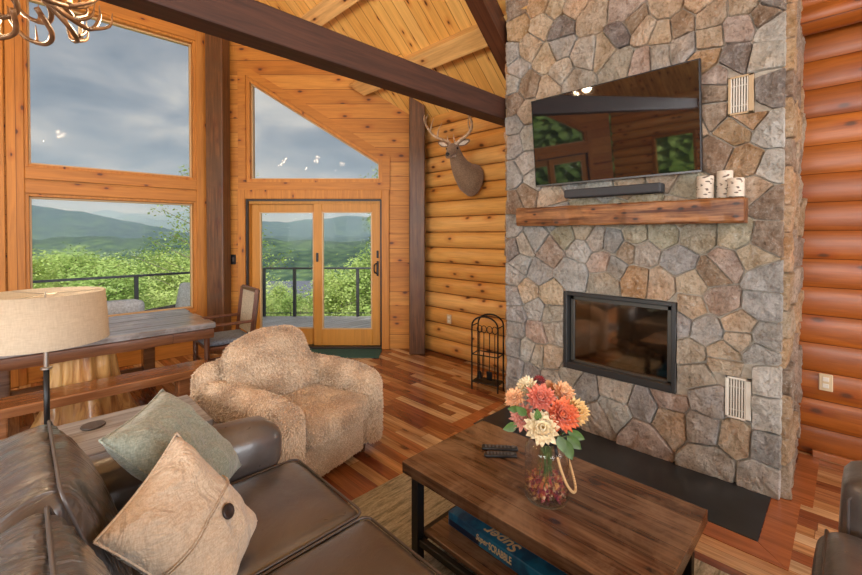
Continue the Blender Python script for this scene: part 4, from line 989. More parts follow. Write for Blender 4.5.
# ---------------------------------------------------------------- flowers in the vase
m_stem = plain('green_stem', (.07,.13,.03), .6); m_leaf = plain('green_leaf', (.075,.13,.03), .5, 0, 14, .3)
def petal(mb, cols, M, L, W, cup, col, tip):
    n = 5; rows = []
    for i in range(n+1):
        t_ = i/n; w = W*math.sin(math.pi*min(1, .12+t_*.86))**.8*(1 if t_ < .99 else .25); z = cup*L*t_*t_-.05*L*t_
        rows.append([M @ Vector((L*t_, s*w/2, z+(.22*W if s else 0))) for s in (-1, 0, 1)])
    vs = [p for r in rows for p in r]; fs = []
    for i in range(n):
        for j in range(2): fs.append((i*3+j, i*3+j+1, (i+1)*3+j+1, (i+1)*3+j)); t_ = i/n; cols.append(tuple(col[k]*(1-t_)+tip[k]*t_ for k in range(3)))
    mb.add(vs, fs)
def flower(a, z, b, rr, col, tip, label, kind=0, lean=(0,0)):
    rr *= 1.12; a *= .86; z = .835+(z-.835)*.86
    c = Vector((VX, VY, 0))+rd*a+ld*b+Vector((0,0,z)); rn = random.Random(int(a*1000+z*777))
    n = (rd*(a*3.2+lean[0])+ld*(b*3.0+.75)+Vector((0,0,.55+(z-.80)*4+lean[1]))).normalized()
    o = thing('dahlia', c, label, 'flower', group='flowers in the glass jar'); rot = n.to_track_quat('Z', 'Y').to_matrix().to_4x4()
    mb = MB(); cols = []
    rings = [(1.0,15,8),(.95,15,20),(.82,13,34),(.66,11,50),(.48,9,64),(.3,7,78)] if kind == 0 else [(1.0,16,8),(.9,15,24),(.7,12,42),(.42,9,62)]
    for ri, (s, cnt, up) in enumerate(rings):
        for k in range(cnt):
            an = 360*k/cnt+ri*13+rn.uniform(-5,5); M = rot @ R(an,'Z') @ T(rr*.06,0,rr*.05*ri) @ R(-up+rn.uniform(-6,6),'Y')
            j = 1+rn.uniform(-.1,.1); petal(mb, cols, M, rr*s*rn.uniform(.9,1.05), rr*(.36 if kind == 0 else .44), .22, tuple(x*j for x in col), tuple(min(.9,x*j) for x in tip))
    mb.build('petals', m_petal, o, colors=cols, smooth=True)
    if kind: 
        m2 = MB().lathe([(.0,rr*.25),(rr*.14,rr*.22),(rr*.18,rr*.1)], (0,0,0), 10, M=rot, close=False); m2.build('flower_centre', plain('flower_heart', (.62,.40,.10), .7), o, smooth=True)
    end = Vector((VX, VY, TZC+.03+rn.uniform(0,.02)))-c+Vector((rn.uniform(-.03,.03), rn.uniform(-.03,.03), 0)); neck = Vector((VX, VY, TZC+.25))-c+rd*(a*.18)+ld*(b*.18)
    MB().tube(spline([n*-.004, -n*.03, neck+Vector((0,0,.02)), neck, end], 4), .0028, 6).build('stem', m_stem, o, smooth=True)
CORAL = ((.62,.10,.06),(.80,.27,.17)); DEEP = ((.62,.09,.035),(.82,.22,.08)); CREAM = ((.78,.62,.36),(.86,.74,.52)); YEL = ((.80,.46,.15),(.87,.64,.30)); PINK = ((.62,.16,.12),(.80,.42,.32)); PEACH = ((.78,.34,.14),(.86,.55,.30)); DRED = ((.16,.008,.012),(.30,.02,.02))
flower(-.040,.875,.03,.054,*CORAL,'coral red dahlia at the top left of the bouquet in the jar')
flower(.042,.815,.06,.062,*DEEP,'largest deep orange-red dahlia at the centre of the bouquet')
flower(-.050,.775,.085,.060,*CREAM,'cream open dahlia low at the front of the bouquet',1)
flower(.120,.805,.01,.054,*YEL,'pale yellow dahlia at the right side of the bouquet')
flower(-.118,.790,.03,.048,*PINK,'pink dahlia low at the left of the bouquet')
flower(-.080,.895,-.03,.046,*CREAM,'ivory dahlia at the top back left of the bouquet')
flower(-.148,.862,.0,.040,*PEACH,'peach dahlia at the far left of the bouquet')
flower(-.022,.925,-.045,.024,*DRED,'small dark maroon bloom at the very top of the bouquet')
flower(.078,.880,-.02,.044,*PEACH,'orange peach dahlia at the upper right of the bouquet')
flower(.105,.855,-.06,.038,*CREAM,'small cream dahlia tucked at the right back of the bouquet')
flower(.02,.87,-.06,.042,*PEACH,'peach dahlia hidden at the back of the bouquet')
def leafm(mb, p, d, L, W, up=Vector((0,0,1))):
    d = d.normalized(); s = d.cross(up).normalized(); n = s.cross(d)
    prof = [(0,.08),(.2,.7),(.45,1),(.7,.75),(.9,.3),(1,.02)]; vs = []
    for u, w in prof: 
        for k in (-1, 0, 1): vs.append(p+d*L*u+s*k*W/2*w+n*(.12*W*abs(k)-.25*L*u*u))
    mb.add(vs, [(i*3+j, i*3+j+1, (i+1)*3+j+1, (i+1)*3+j) for i in range(5) for j in range(2)])
lv = thing('leaf_sprig', (VX, VY, TZC+.24), 'green leafy sprigs between and under the blooms in the jar', 'leaves')
for a, b, z, da, dz, L, W in ((.05,.04,.02,.35,-.8,.085,.05),(.085,.0,.03,.8,-.35,.07,.04),(-.13,.05,.08,-.8,-.2,.06,.04),(-.10,.07,.125,-.5,.5,.06,.035),(-.06,.095,.115,-.1,.8,.05,.03),(.03,.06,.04,.1,-.5,.06,.04),(.075,.02,.02,.6,-.55,.07,.045),(-.12,.05,.14,-.9,.1,.05,.03)):
    mb = MB(); leafm(mb, rd*a+ld*b+Vector((0,0,z)), rd*da+ld*.35+Vector((0,0,dz)), L, W, ld)
    mb.tube([rd*a+ld*b+Vector((0,0,z)), Vector((0,0,-.02))], .0018, 5)
    mb.build('leaf', m_leaf, lv, smooth=True)

# ---------------------------------------------------------------- side table and lamp
m_grey = wood('weathered_grey_top', [(.33,.325,.33),(.27,.265,.27),(.38,.375,.38)], U=(0,1,0), V=(1,0,0), w=.11, ln=9, rough=.4, grain=.5, gap=.003)
m_gdk = wood('dark_weathered_edge', [(.10,.08,.07),(.085,.068,.06)], U=(0,0,1), V=(0,1,0), w=3, ln=9, rough=.5, grain=.4)
st_ = thing('side_table', (.30, 2.44, 0), 'grey weathered plank side table behind the far sofa arm', 'side table')
MB().bbox((-.42,-.16,.545),(.40,.29,.58), .004, seg=1).build('table_top', m_grey, st_)
MB().bbox((-.44,-.17,.50),(.425,.29,.544), .004, seg=1).build('apron', m_gdk, st_)
for x in (-.40,.385):
    for y in (-.14,.26): MB().bbox((x-.025,y-.025,0),(x+.025,y+.025,.499), .003, seg=1).build('leg', m_gdk, st_)
MB().bbox((-.37,-.12,.16),(.35,.24,.185), .004, seg=1).build('lower_shelf', m_grey, st_)
mb = MB().lathe([(0,0),(.048,0),(.05,.004),(.048,.008),(0,.008)], (.255,2.60,.5805), 28, close=False); tag(mb.build('coaster', m_gdk, recenter=True, auto=40), 'round dark wooden coaster on the grey side table', 'coaster')
LX, LY = .085, 2.46
m_shade, t = newmat('lamp_shade_linen'); P = t.obj(); f = t.m('ADD', t.m('MULTIPLY', t.noise(t.vm('MULTIPLY', P, (1.0,1.0,.15)), 220, 2), .5), t.m('MULTIPLY', t.noise(t.vm('MULTIPLY', P, (.15,.15,1.0)), 220, 2), .5))
cc = t.mix(t.rng(f, .35, .65), (.54,.45,.33), (.64,.55,.42)); b1 = t.bsdf(cc, .85); trl = t.new('ShaderNodeBsdfTranslucent'); t.put(trl.inputs[0], cc); ms = t.new('ShaderNodeMixShader'); ms.inputs[0].default_value = .35
t.l.new(b1.outputs[0], ms.inputs[1]); t.l.new(trl.outputs[0], ms.inputs[2]); t.out(ms)
lp = thing('table_lamp', (LX, LY, .5805), 'table lamp with a wide cream drum shade and slim dark pole', 'lamp')
m_nick = plain('brushed_nickel', (.45,.42,.38), .3, 1)
MB().lathe([(0,0),(.085,0),(.088,.006),(.085,.014),(.02,.02),(.0,.02)], seg=32, close=False).build('base', m_black, lp, auto=40)
MB().tube([(0,0,.015),(0,0,.36)], .0105, 14).build('pole', m_black, lp, smooth=True)
MB().lathe([(.0105,.35),(.02,.352),(.02,.360),(.0095,.363),(.0095,.52),(.016,.525),(.016,.56),(.0,.562)], seg=20, close=False).build('socket', m_nick, lp, auto=40)
MB().lathe([(.220,.472),(.206,.686),(.204,.686),(.218,.472)], seg=64, close=False).build('lamp_shade', m_shade, lp, smooth=True)
mb = MB()
for a in (0, 120, 240): mb.tube([(0,0,.68),(.204*math.cos(rad(a)),.204*math.sin(rad(a)),.682)], .0012, 5)
mb.tube([(0,0,.55),(0,0,.688)], .003, 6); mb.build('harp', m_nick, lp)
m_bulb, t = newmat('frosted_bulb'); e = t.new('ShaderNodeEmission'); e.inputs[0].default_value = (1,.8,.55,1); e.inputs[1].default_value = 3; t.out(e)
MB().lathe([(.012,.555),(.03,.585),(.033,.605),(.025,.63),(.0,.64)], seg=16, close=False).build('bulb', m_bulb, lp, smooth=True)
l = light('table_lamp_glow', 'POINT', (LX, LY, 1.19), 3.0, (1,.78,.52), shadow_soft_size=.04); 

# ---------------------------------------------------------------- dining table with stump pedestals, benches
m_dt = wood('weathered_dining_top', [(.27,.255,.25),(.21,.195,.19),(.32,.305,.30),(.20,.175,.16)], U=(0,1,0), V=(1,0,0), w=.19, ln=9, rough=.28, grain=.6, gap=.006, knots=1, coat=.3, wear=(.38,.375,.38))
m_dl = wood('reddish_slab', [(.20,.085,.038),(.17,.07,.03)], U=(0,0,1), V=(1,0,0), w=3, ln=9, rough=.4, grain=.55)
dt = thing('dining_table', (-.02, 4.32, 0), 'long weathered plank dining table with stump pedestals under the window', 'dining table')
mb = MB()
for k in range(5):
    y0 = -.47+k*.188; mb.bbox((-1.22,y0,.712),(1.23-.02*(k % 2),y0+.184,.76), .006, seg=1)
mb.build('tabletop', m_dt, dt)
n = 40; mb = MB(); vs = []
for k in range(n+1):
    x = -1.21+2.42*k/n; w = .012*noise.noise(Vector((x*4,1,1)))
    vs += [(x,-.455,.711),(x,-.487+w,.709),(x,-.492+w*1.3,.665),(x,-.478+w,.632+w*.5),(x,-.44,.630)]
mb.add(vs, [(a*5+j, a*5+(j+1) % 5, (a+1)*5+(j+1) % 5, (a+1)*5+j) for a in range(n) for j in range(5)]+[(0,1,2,3,4), tuple(n*5+j for j in range(5))])
mb.build('live_edge', m_dl, dt, auto=50)
mb = MB().bbox((-1.1,-.35,.65),(1.1,-.25,.711), .005, seg=1); mb.bbox((-1.1,.25,.65),(1.1,.35,.711), .005, seg=1); mb.build('stringer', m_dl, dt)
m_stump, t = newmat('varnished_stump'); P = t.obj(); f = t.noise(t.vm('MULTIPLY', P, (22.0,22.0,2.2)), 1.0, 5, .6, 1.2); f2 = t.noise(t.vm('MULTIPLY', P, (5.0,5.0,1.2)), 1.0, 3, .5, .5)
c = t.ramp(t.m('ADD', t.m('MULTIPLY', f, .6), t.m('MULTIPLY', f2, .4)), [(.35,(.14,.045,.012)),(.45,(.42,.18,.05)),(.55,(.64,.34,.11)),(.68,(.74,.46,.18))])
t.out(t.bsdf(c, .28, 0, t.bump(f, .5, .02), **{'Coat Weight': .4}))
def stump(x, y, par):
    mb = MB(); N = 56; Z = 22; vs = []
    for i in range(Z+1):
        z = .65*i/Z; s = 1-z/.65
        for k in range(N):
            a = 2*math.pi*k/N; r_ = .155+.03*s+.17*s**2.6*(.55+.45*math.cos(a*5+1))+.02*math.cos(a*9+z*2)+.014*noise.noise(Vector((math.cos(a)*3, math.sin(a)*3, z*2)))
            vs.append((x+r_*math.cos(a)*1.15, y+r_*math.sin(a), z))
    mb.add(vs, [(i*N+k, i*N+(k+1) % N, (i+1)*N+(k+1) % N, (i+1)*N+k) for i in range(Z) for k in range(N)]+[tuple(range(N-1,-1,-1)), tuple(Z*N+k for k in range(N))])
    return mb.build('stump_pedestal', m_stump, par, smooth=True)
stump(.38, -.10, dt); stump(-.72, -.05, dt)
m_ben = wood('varnished_bench', [(.33,.145,.06),(.38,.17,.075)], U=(0,1,0), V=(1,0,0), w=3, ln=9, rough=.22, grain=.5, coat=.5)
def bench(name, y0, y1, label, x1=1.13):
    o = thing(name, (0, (y0+y1)/2, 0), label, 'bench'); h = (y1-y0)/2
    MB().bbox((-1.15,-h,.395),(x1,h,.46), .01, seg=2).build('seat', m_ben, o)
    for x in (-.95,-.1,.93): MB().bbox((x-.05,-h*.45,0),(x+.05,h*.45,.394), .01).build('leg', m_ben, o)
    MB().bbox((-.9,-.02,.14),(.88,.02,.19), .006).build('stretcher', m_ben, o)
bench('dining_bench', 3.60, 3.87, 'varnished reddish wooden bench on the near side of the dining table')
bench('dining_bench', 4.86, 5.13, 'varnished wooden bench between the dining table and the window', 1.2)
# dining armchair at the head of the table
m_chw = wood('mahogany_chair', [(.17,.065,.03),(.14,.05,.025)], U=(1,0,0), V=(0,0,1), w=3, ln=9, rough=.35, grain=.4, coat=.2)
dc = thing('dining_armchair', (1.50, 4.50, 0), 'wooden armchair with woven back and blue-grey seat pad at the table head', 'dining chair', rz=rad(-4))
def bar(mb, a, b, w=.02, d=.02): mb.tube([a, b], [w, w], 4, flat=d/w)
for s in (-1, 1):
    MB().tube([(-.22,s*.24,0),(-.22,s*.24,.63)], .025, 8).build('front_leg', m_chw, dc, smooth=False, auto=40)
    MB().bbox((-.26,s*.24-.028,.63),(.20,s*.24+.028,.655), .01).build('armrest', m_chw, dc)
    mb = MB(); pts = [(.20,s*.235,0),(.19,s*.235,.45),(.25,s*.235,.95)]; mb.tube(pts, .027, 4); mb.build('back_post', m_chw, dc, auto=30)
mb = MB(); mb.bbox((-.22,-.24,.40),(.2,.24,.435), .008); 
for s in (-1, 1): mb.bbox((-.2,s*.24-.012,.18),(.19,s*.24+.012,.205), .004)
mb.bbox((-.215,-.24,.24),(-.19,.24,.265), .004); mb.build('seat_frame', m_chw, dc)
m_pad = plain('blue_grey_pad', (.17,.20,.25), .9, 0, 60, .3, .3); m_weave = plain('woven_back', (.48,.42,.32), .85, 0, 90, .35, .5)
xf(mb := softbox((.44,.44,.05), .022, 8, (0,0,.006), .003, 8), T(-.01,0,.462)); mb.build('seat_pad', m_pad, dc, smooth=True)
mb = MB().add([(.20,-.215,.50),(.20,.215,.50),(.243,.215,.92),(.243,-.215,.92),(.215,-.215,.50),(.215,.215,.50),(.258,.215,.92),(.258,-.215,.92)], [(0,1,2,3),(7,6,5,4),(0,4,5,1),(1,5,6,2),(2,6,7,3),(3,7,4,0)]); mb.build('woven_back', m_weave, dc)
MB().bbox((.235,-.24,.92),(.265,.24,.965), .008).build('top_rail', m_chw, dc)

# ---------------------------------------------------------------- leather armchair at the right edge
m_leg2 = m_lea
rc = thing('leather_armchair', (1.62, -.42, .010), 'brown leather armchair cut off by the right edge of the photo', 'armchair')
for s_ in (1, -1):
    mb = softbox((.86,.20,.20), .07, 10, (.0,.006,.02), .003, 5, s_); xf(mb, T(-.19,s_*.385,.485)); a = mb.build('arm', m_lea, rc, smooth=True)
    MB().bbox((-.60,s_*.385-.095,.06),(.30,s_*.385+.095,.43), .03, seg=3).build('arm_panel', m_lea, a, auto=40)
    piping(a, [[(x, s_*.463, .566) for x in (-.55,-.3,0,.2)]], .005)
mb = softbox((.62,.57,.2), .05, 10, (.01,0,.02), .004, 5); xf(mb, T(-.28,0,.36)); mb.build('seat_cushion', m_lea, rc, smooth=True)
mb = softbox((.26,.86,.66), .06, 12, (.012,.008,.012), .005, 5, 9); xf(mb, T(.37,0,.40)); b = mb.build('back', m_lea, rc, smooth=True)
piping(b, [[(.26, .415, z) for z in (.2,.4,.6,.66)]+[(.262,.38,.715),(.262,0,.73),(.262,-.38,.715)]], .005)
MB().bbox((-.58,-.28,.06),(.3,.28,.26), .02).build('base', m_lea, rc, auto=40)
# ---------------------------------------------------------------- deer mount
m_deer, t = newmat('deer_coat'); P = t.obj(); f = t.noise(t.vm('MULTIPLY', P, (20.0,60.0,60.0)), 2.0, 4, .6); sz = t.new('ShaderNodeSeparateXYZ'); t.put(sz.inputs[0], P)
c = t.mix(t.rng(f, .35, .65), (.13,.075,.04), (.27,.17,.10))
t.out(t.bsdf(c, .8, 0, t.bump(f, .4, .006), **{'Sheen Weight': .2}))
m_dwh = plain('pale_throat_fur', (.55,.47,.38), .85, 0, 60, .2, .3); m_dnose = plain('dark_nose', (.015,.012,.011), .3); m_ant = plain('antler', (.50,.36,.24), .45, 0, 25, .35, .3); m_eye = plain('glass_eye', (.01,.006,.004), .05)
de = thing('deer_mount', (3.745, 3.06, 2.145), 'shoulder-mounted deer head with wide antlers on the log wall', 'trophy')
def skin(name, pts, edges, rs, mat, parent, sub=2):
    me = bpy.data.meshes.new(name); me.from_pydata([Vector(p) for p in pts], edges, []); o = bpy.data.objects.new(name, me); C.objects.link(o)
    o.modifiers.new('skin', 'SKIN'); sm = o.modifiers.new('sub', 'SUBSURF'); sm.levels = sm.render_levels = sub
    for d, r in zip(me.skin_vertices[0].data, rs): d.radius = r if isinstance(r, tuple) else (r, r)
    me.skin_vertices[0].data[0].use_root = True
    me.materials.append(mat); o.parent = parent; o.modifiers[0].use_smooth_shade = True; return o
# the mount grows out of the wall towards -X; head slightly turned to the viewer (-Y)
NL = [((-.02,0,-.0),.155,.175),((-.10,0,.02),.15,.17),((-.18,0,.065),.118,.14),((-.255,-.005,.125),.09,.118),((-.315,-.01,.205),.072,.09),((-.36,-.018,.265),.066,.078),((-.40,-.03,.285),.066,.072),((-.445,-.05,.262),.054,.06),((-.50,-.075,.225),.037,.043),((-.545,-.095,.195),.030,.034),((-.565,-.105,.182),.022,.026)]
def loftbody(mb, secs, seg=20):
    pts = [Vector(s[0]) for s in secs]; n = len(pts); vs = []
    for i, (p, rw, rh) in enumerate(secs):
        t_ = (pts[min(i+1,n-1)]-pts[max(i-1,0)]).normalized(); side = t_.cross(Vector((0,0,1))).normalized(); up = side.cross(t_)
        for k in range(seg):
            a = 2*math.pi*k/seg; vs.append(Vector(p)+side*rw*math.cos(a)+up*rh*math.sin(a))
    mb.add(vs, [(i*seg+k, i*seg+(k+1) % seg, (i+1)*seg+(k+1) % seg, (i+1)*seg+k) for i in range(n-1) for k in range(seg)]+[tuple(range(seg-1,-1,-1)), tuple((n-1)*seg+k for k in range(seg))])
def dense(secs, m=4):
    P = spline([s[0] for s in secs], m); A = lerpr([s[1] for s in secs], m); B = lerpr([s[2] for s in secs], m); return list(zip(P, A, B))
mb = MB(); loftbody(mb, dense(NL)); 
def zf(v): # brisket hangs lower near the wall
    return v+Vector((0,0,-.05*max(0,(v.x+.22)/.22)*max(0,-(v.z+.02)/.2))) if v.x > -.22 else v
mb.v = [zf(v) for v in mb.v]
bd = mb.build('head_and_neck', m_deer, de, smooth=True)
hd = Vector((-.165,-.075,-.09)).normalized(); hs = hd.cross(Vector((0,0,1))).normalized(); hu = hs.cross(hd); H0 = Vector((-.40,-.03,.285))
def hp(f, s, u): return H0+hd*f+hs*s+hu*u
MB().lathe([(.0,.026),(.014,.022),(.022,.008),(.020,-.01),(.0,-.014)], hp(.195,0,.008), 14, M=hd.to_track_quat('Z','Y').to_matrix().to_4x4(), close=False).build('nose', m_dnose, de, smooth=True)
for s in (-1, 1):
    MB().lathe([(.0,-.013),(.009,-.009),(.013,0),(.009,.009),(.0,.013)], hp(.022,s*.058,.018), 12, close=False).build('eye', m_eye, de, smooth=True)
    mb = MB(); e0 = hp(-.035,s*.045,.035); e1 = hp(-.075,s*.185,.075); ax = (e1-e0)
    secs = [(e0,.012,.012),(e0+ax*.3,.013,.030),(e0+ax*.6,.012,.037),(e0+ax*.85,.008,.022),(e1,.003,.003)]
    loftbody(mb, dense(secs, 3), 12); mb.build('ear', m_deer, de, smooth=True)
    mb = MB(); secs = [(e0+ax*.15+hd*.010,.006,.006),(e0+ax*.5+hd*.012,.005,.024),(e0+ax*.85+hd*.008,.004,.008)]; loftbody(mb, dense(secs, 3), 10); mb.build('inner_ear', m_dwh, de, smooth=True)
mb = MB(); secs = [((-.20,-.008,-.035),.035,.03),((-.275,-.01,.07),.05,.035),((-.335,-.016,.165),.048,.032),((-.405,-.036,.222),.035,.02),((-.47,-.066,.205),.026,.018)]; loftbody(mb, dense(secs, 4), 14); mb.build('white_throat', m_dwh, de, smooth=True)
for s in (-1, 1):
    mb = MB()
    def ap(f, si, u): return H0+Vector((f, -si*s if False else 0, 0))+Vector((0, s*si, u))
    beam = [ap(.0,.03,.05), ap(.03,.09,.10), ap(.03,.19,.145), ap(-.02,.28,.20), ap(-.09,.305,.28), ap(-.17,.27,.345), ap(-.22,.21,.37)]
    mb.tube(spline(beam, 6), lerpr([.021,.019,.017,.015,.013,.010,.004], 6), 8)
    mb.tube([ap(0,.035,.06), ap(-.035,.045,.11), ap(-.04,.045,.155)], [.009,.007,.002], 7)
    mb.tube(spline([ap(.0,.235,.17), ap(.0,.215,.25), ap(.03,.19,.335)], 4), lerpr([.010,.008,.002], 4), 7)
    mb.tube(spline([ap(-.05,.295,.235), ap(-.05,.275,.31), ap(-.03,.26,.385)], 4), lerpr([.010,.007,.002], 4), 7)
    mb.tube(spline([ap(-.12,.295,.31), ap(-.13,.28,.36), ap(-.12,.26,.41)], 4), lerpr([.008,.006,.002], 4), 7)
    mb.build('antler', m_ant, de, smooth=True)
# ---------------------------------------------------------------- antler chandelier
m_ant2 = plain('brown_antler', (.15,.08,.042), .4, 0, 12, .4, .3)
cx_, cy_ = -.16, 3.42
cd = thing('antler_chandelier', (cx_, cy_, 2.74), 'chandelier of interlaced brown antlers with small candle bulbs, upper left', 'chandelier')
rn = random.Random(4)
for tier, (rr, z0_, cnt) in enumerate(((.46,.04,11),(.40,.15,9),(.30,.30,7),(.18,.46,5))):
    for k in range(cnt):
        a0 = 2*math.pi*k/cnt+tier*.35; mb = MB()
        def cp(a, r, z): return Vector((r*math.cos(a), r*math.sin(a), z))
        s = 1.0; da = 2*math.pi/cnt
        pts = [cp(a0-.25*da, rr*.62, z0_+.13), cp(a0, rr*.86, z0_+.03), cp(a0+.5*da, rr*1.02, z0_), cp(a0+1.0*da, rr*1.12, z0_+.05), cp(a0+1.3*da, rr*1.24, z0_+.17), cp(a0+1.35*da, rr*1.25, z0_+.26)]
        mb.tube(spline(pts, 6), lerpr([.016,.0155,.0145,.013,.010,.003], 6), 8)
        for f, hz, ro in ((.35,.13,1.12),(.75,.15,1.30)):
            p = cp(a0+f*da, rr*(1.0 if f < .5 else 1.06), z0_+.01); q = cp(a0+(f+.18)*da, rr*ro, z0_+hz*.55); e_ = cp(a0+(f+.22)*da, rr*ro*1.03, z0_+hz+.03)
            mb.tube(spline([p, q, e_], 4), lerpr([.012,.009,.002], 4), 7)
        mb.build('antler', m_ant2, cd, smooth=True)
m_flame, t = newmat('candle_bulb_glow'); e = t.new('ShaderNodeEmission'); e.inputs[0].default_value = (1,.72,.42,1); e.inputs[1].default_value = 7; t.out(e)
m_slv = plain('candle_sleeve', (.62,.48,.30), .6)
for k in range(6):
    a = 2*math.pi*k/6-.9+.2; p = Vector((.50*math.cos(a), .50*math.sin(a), .07))
    s_ = MB().lathe([(.016,.0),(.02,.005),(.012,.012),(.012,.075),(.0,.078)], p, 12).build('candle_sleeve', m_slv, cd, auto=40)
    MB().lathe([(.008,.078),(.015,.095),(.013,.115),(.004,.14),(.0,.145)], p, 12, close=False).build('bulb', m_flame, s_, smooth=True)
    light('chandelier_bulb', 'POINT', Vector((cx_, cy_, 2.74))+p+Vector((0,0,.17))+Vector((p.x*.35,p.y*.35,0)), CHW*.75, (1,.74,.45), shadow_soft_size=.06)
mb = MB().tube([(0,0,.2),(0,0,roofz(cx_)-2.74-.03)], .008, 8); mb.build('hanging_rod', m_iron, cd)
MB().lathe([(.0,-.03),(.06,-.03),(.07,-.0),(.0,.01)], (0,0,roofz(cx_)-2.74-.02), 20, close=False).build('canopy', m_iron, cd)
# ---------------------------------------------------------------- switch and outlets
m_plate = plain('tan_plate', (.55,.42,.26), .5)
sw = thing('light_switch', loc2w(-2.63, 5.49, 1.185), 'black double switch plate on the boards left of the glass door', 'switch', rz=-AZ)
MB().bbox((-.055,-.003,-.065),(.055,.008,.065), .004, seg=1).build('plate', m_black, sw)
for x in (-.024,.024): MB().bbox((x-.012,-.009,-.028),(x+.012,-.002,.028), .003, seg=1).build('rocker', m_pip, sw)
def outlet(loc, rz, label, w=.035):
    o = thing('wall_outlet', loc, label, 'outlet', rz=rz)
    MB().bbox((-w,-.006,-.057),(w,.006,.057), .004, seg=1).build('plate', m_plate, o)
    for zz in (-.022,.022): MB().bbox((-.016,-.0085,zz-.014),(.016,-.004,zz+.014), .004, seg=1).build('socket', m_vent, o)
outlet((3.752, 3.46, .475), rad(-90), 'tan outlet plate low on the log wall, left of the tool rack')
outlet((.72, YG-.008, .38), 0, 'pale outlet plate below the window behind the dining benches')
outlet((XW-.005, .105, .52), rad(-90), 'tan outlet plate on the log wall at the right edge of the photo')
# ================================================================ OUTSIDE
m_deck = wood('grey_deck_boards', [(.78,.76,.74),(.82,.80,.79),(.74,.72,.70)], U=(0,1,0), V=(1,0,0), w=.14, ln=4, rough=.55, grain=.35, gap=.006)
FR = 8.2; YR = 8.15
cr = (YR-FR*CA)/(-SA)                     # where the two railings meet
K = loc2w(cr, FR)
e1 = loc2w(3.2, FR)
dpl = [(corner.x,YG+.18),(3.98+.15,3.98),(4.4,3.2),(e1.x,e1.y),(K.x,K.y),(-5.5,YR),(-5.5,YG+.18)]
dk = MB().prism([(p[0], p[1]) for p in dpl], -.22, -.10); tag(dk.build('deck', m_deck), 'grey board deck outside the windows and glass door', 'deck', kind='structure')
m_rail = plain('dark_railing_metal', (.09,.092,.10), .45, .5)
def railing(loc, rz, L, posts, label):
    o = thing('deck_railing', loc, label, 'railing', rz=rz)
    MB().bbox((0,-.03,.93),(L,.03,.965), .006, seg=1).build('top_rail', m_rail, o)
    MB().box((0,-.008,.06),(L,.008,.075)).build('bottom_rail', m_rail, o)
    for x in posts: MB().bbox((x-.028,-.028,0),(x+.028,.028,.93), .004, seg=1).build('post', m_rail, o)
railing(loc2w(cr+.03, FR-.03, -.10), -AZ, 5.2, [-2.68-cr-.03+1.24*k for k in range(-0,4)]+[.0], 'dark metal deck railing seen through the sliding glass door')
railing((-5.4, YR-.06, -.10), 0, K.x+5.4-.03, [K.x+5.4-.1-.0]+[1.354+5.4-1.24*k for k in range(0,5)], 'dark metal deck railing seen through the tall window')
m_cush = plain('grey_outdoor_fabric', (.58,.59,.62), .9, 0, 40, .2, .2); m_wick2 = plain('grey_wicker', (.16,.15,.145), .8, 0, 50, .5, .6)
def patio(name, loc, rz, label):
    o = thing(name, loc, label, 'outdoor chair', rz=rz)
    xf(mb := softbox((.62,.62,.16), .05, 8, (0,0,.015)), T(0,0,.34)); mb.build('seat_cushion', m_cush, o, smooth=True)
    xf(mb := softbox((.66,.17,.52), .06, 8, (0,.03,0), .006, 4), T(0,.27,.60) @ R(-14,'X')); mb.build('back_cushion', m_cush, o, smooth=True)
    MB().bbox((-.38,-.36,.05),(.38,.40,.26), .02).build('frame', m_wick2, o)
    for s in (-1,1): MB().bbox((s*.36-.05,-.36,.26),(s*.36+.05,.38,.52), .03).build('arm', m_wick2, o)
    MB().bbox((-.38,.36,.26),(.38,.43,.72), .03).build('back_panel', m_wick2, o)
patio('patio_chair', (1.72, 7.0, -.10), rad(-62), 'grey cushioned patio chair at the right behind the window')
def lounge():
    o = thing('outdoor_sofa', (.42, 7.15, -.10), 'grey outdoor lounge sofa with a rolled top, seen over the dining table', 'outdoor sofa', rz=rad(180))
    xf(mb := softbox((1.5,.62,.16), .05, 8), T(0,0,.34)); mb.build('seat_cushion', m_cush, o, smooth=True)
    xf(mb := softbox((1.62,.20,.40), .09, 10, (0,.01,.01)), T(0,.33,.54) @ R(-6,'X')); mb.build('back_cushion', m_cush, o, smooth=True)
    MB().bbox((-.8,-.33,.05),(.8,.36,.26), .02).build('frame', m_wick2, o)
lounge()
# ---------------------------------------------------------------- ground and hills (local frame r, f)
def fgrid(name, r0, r1, f0, f1, nr, nf, hf, mat, label, cat, kind=None):
    mb = MB(); vs = []
    for j in range(nf+1):
        f = f0+(f1-f0)*(j/nf)**1.35
        for i in range(nr+1):
            r = r0+(r1-r0)*i/nr; k = 1+(f-f0)/(f1-f0)*0; vs.append((r, f, hf(r, f)))
    mb.add(vs, [(j*(nr+1)+i, j*(nr+1)+i+1, (j+1)*(nr+1)+i+1, (j+1)*(nr+1)+i) for j in range(nf) for i in range(nr)])
    o = mb.build(name, mat, smooth=True); o.matrix_world = ML; tag(o, label, cat, kind=kind); return o
def forest_mat(name, dark, light_, sc):
    m, t = newmat(name); P = t.obj(); a = t.voro(P, sc); b = t.noise(P, sc*.12, 5, .6); d = t.noise(P, sc*.03, 3, .6)
    c = t.mix(t.rng(a, .1, .7, 0, 1), light_, dark); c = t.mix(t.rng(b, .42, .58), c, t.mix(1.0, c, (.5,.62,.5), 'MULTIPLY')); c = t.mix(t.rng(d, .54, .6, 0, .5), c, (.16,.24,.07))
    t.out(t.bsdf(c, .95, 0, t.bump(a, .8, 2.0))); return m
m_ground = forest_mat('undergrowth', (.03,.07,.012), (.14,.26,.04), 2.2)
def gh(r, f): return -3.1-(f-9)*.14+.8*noise.noise(Vector((r*.07, f*.07, 0)))
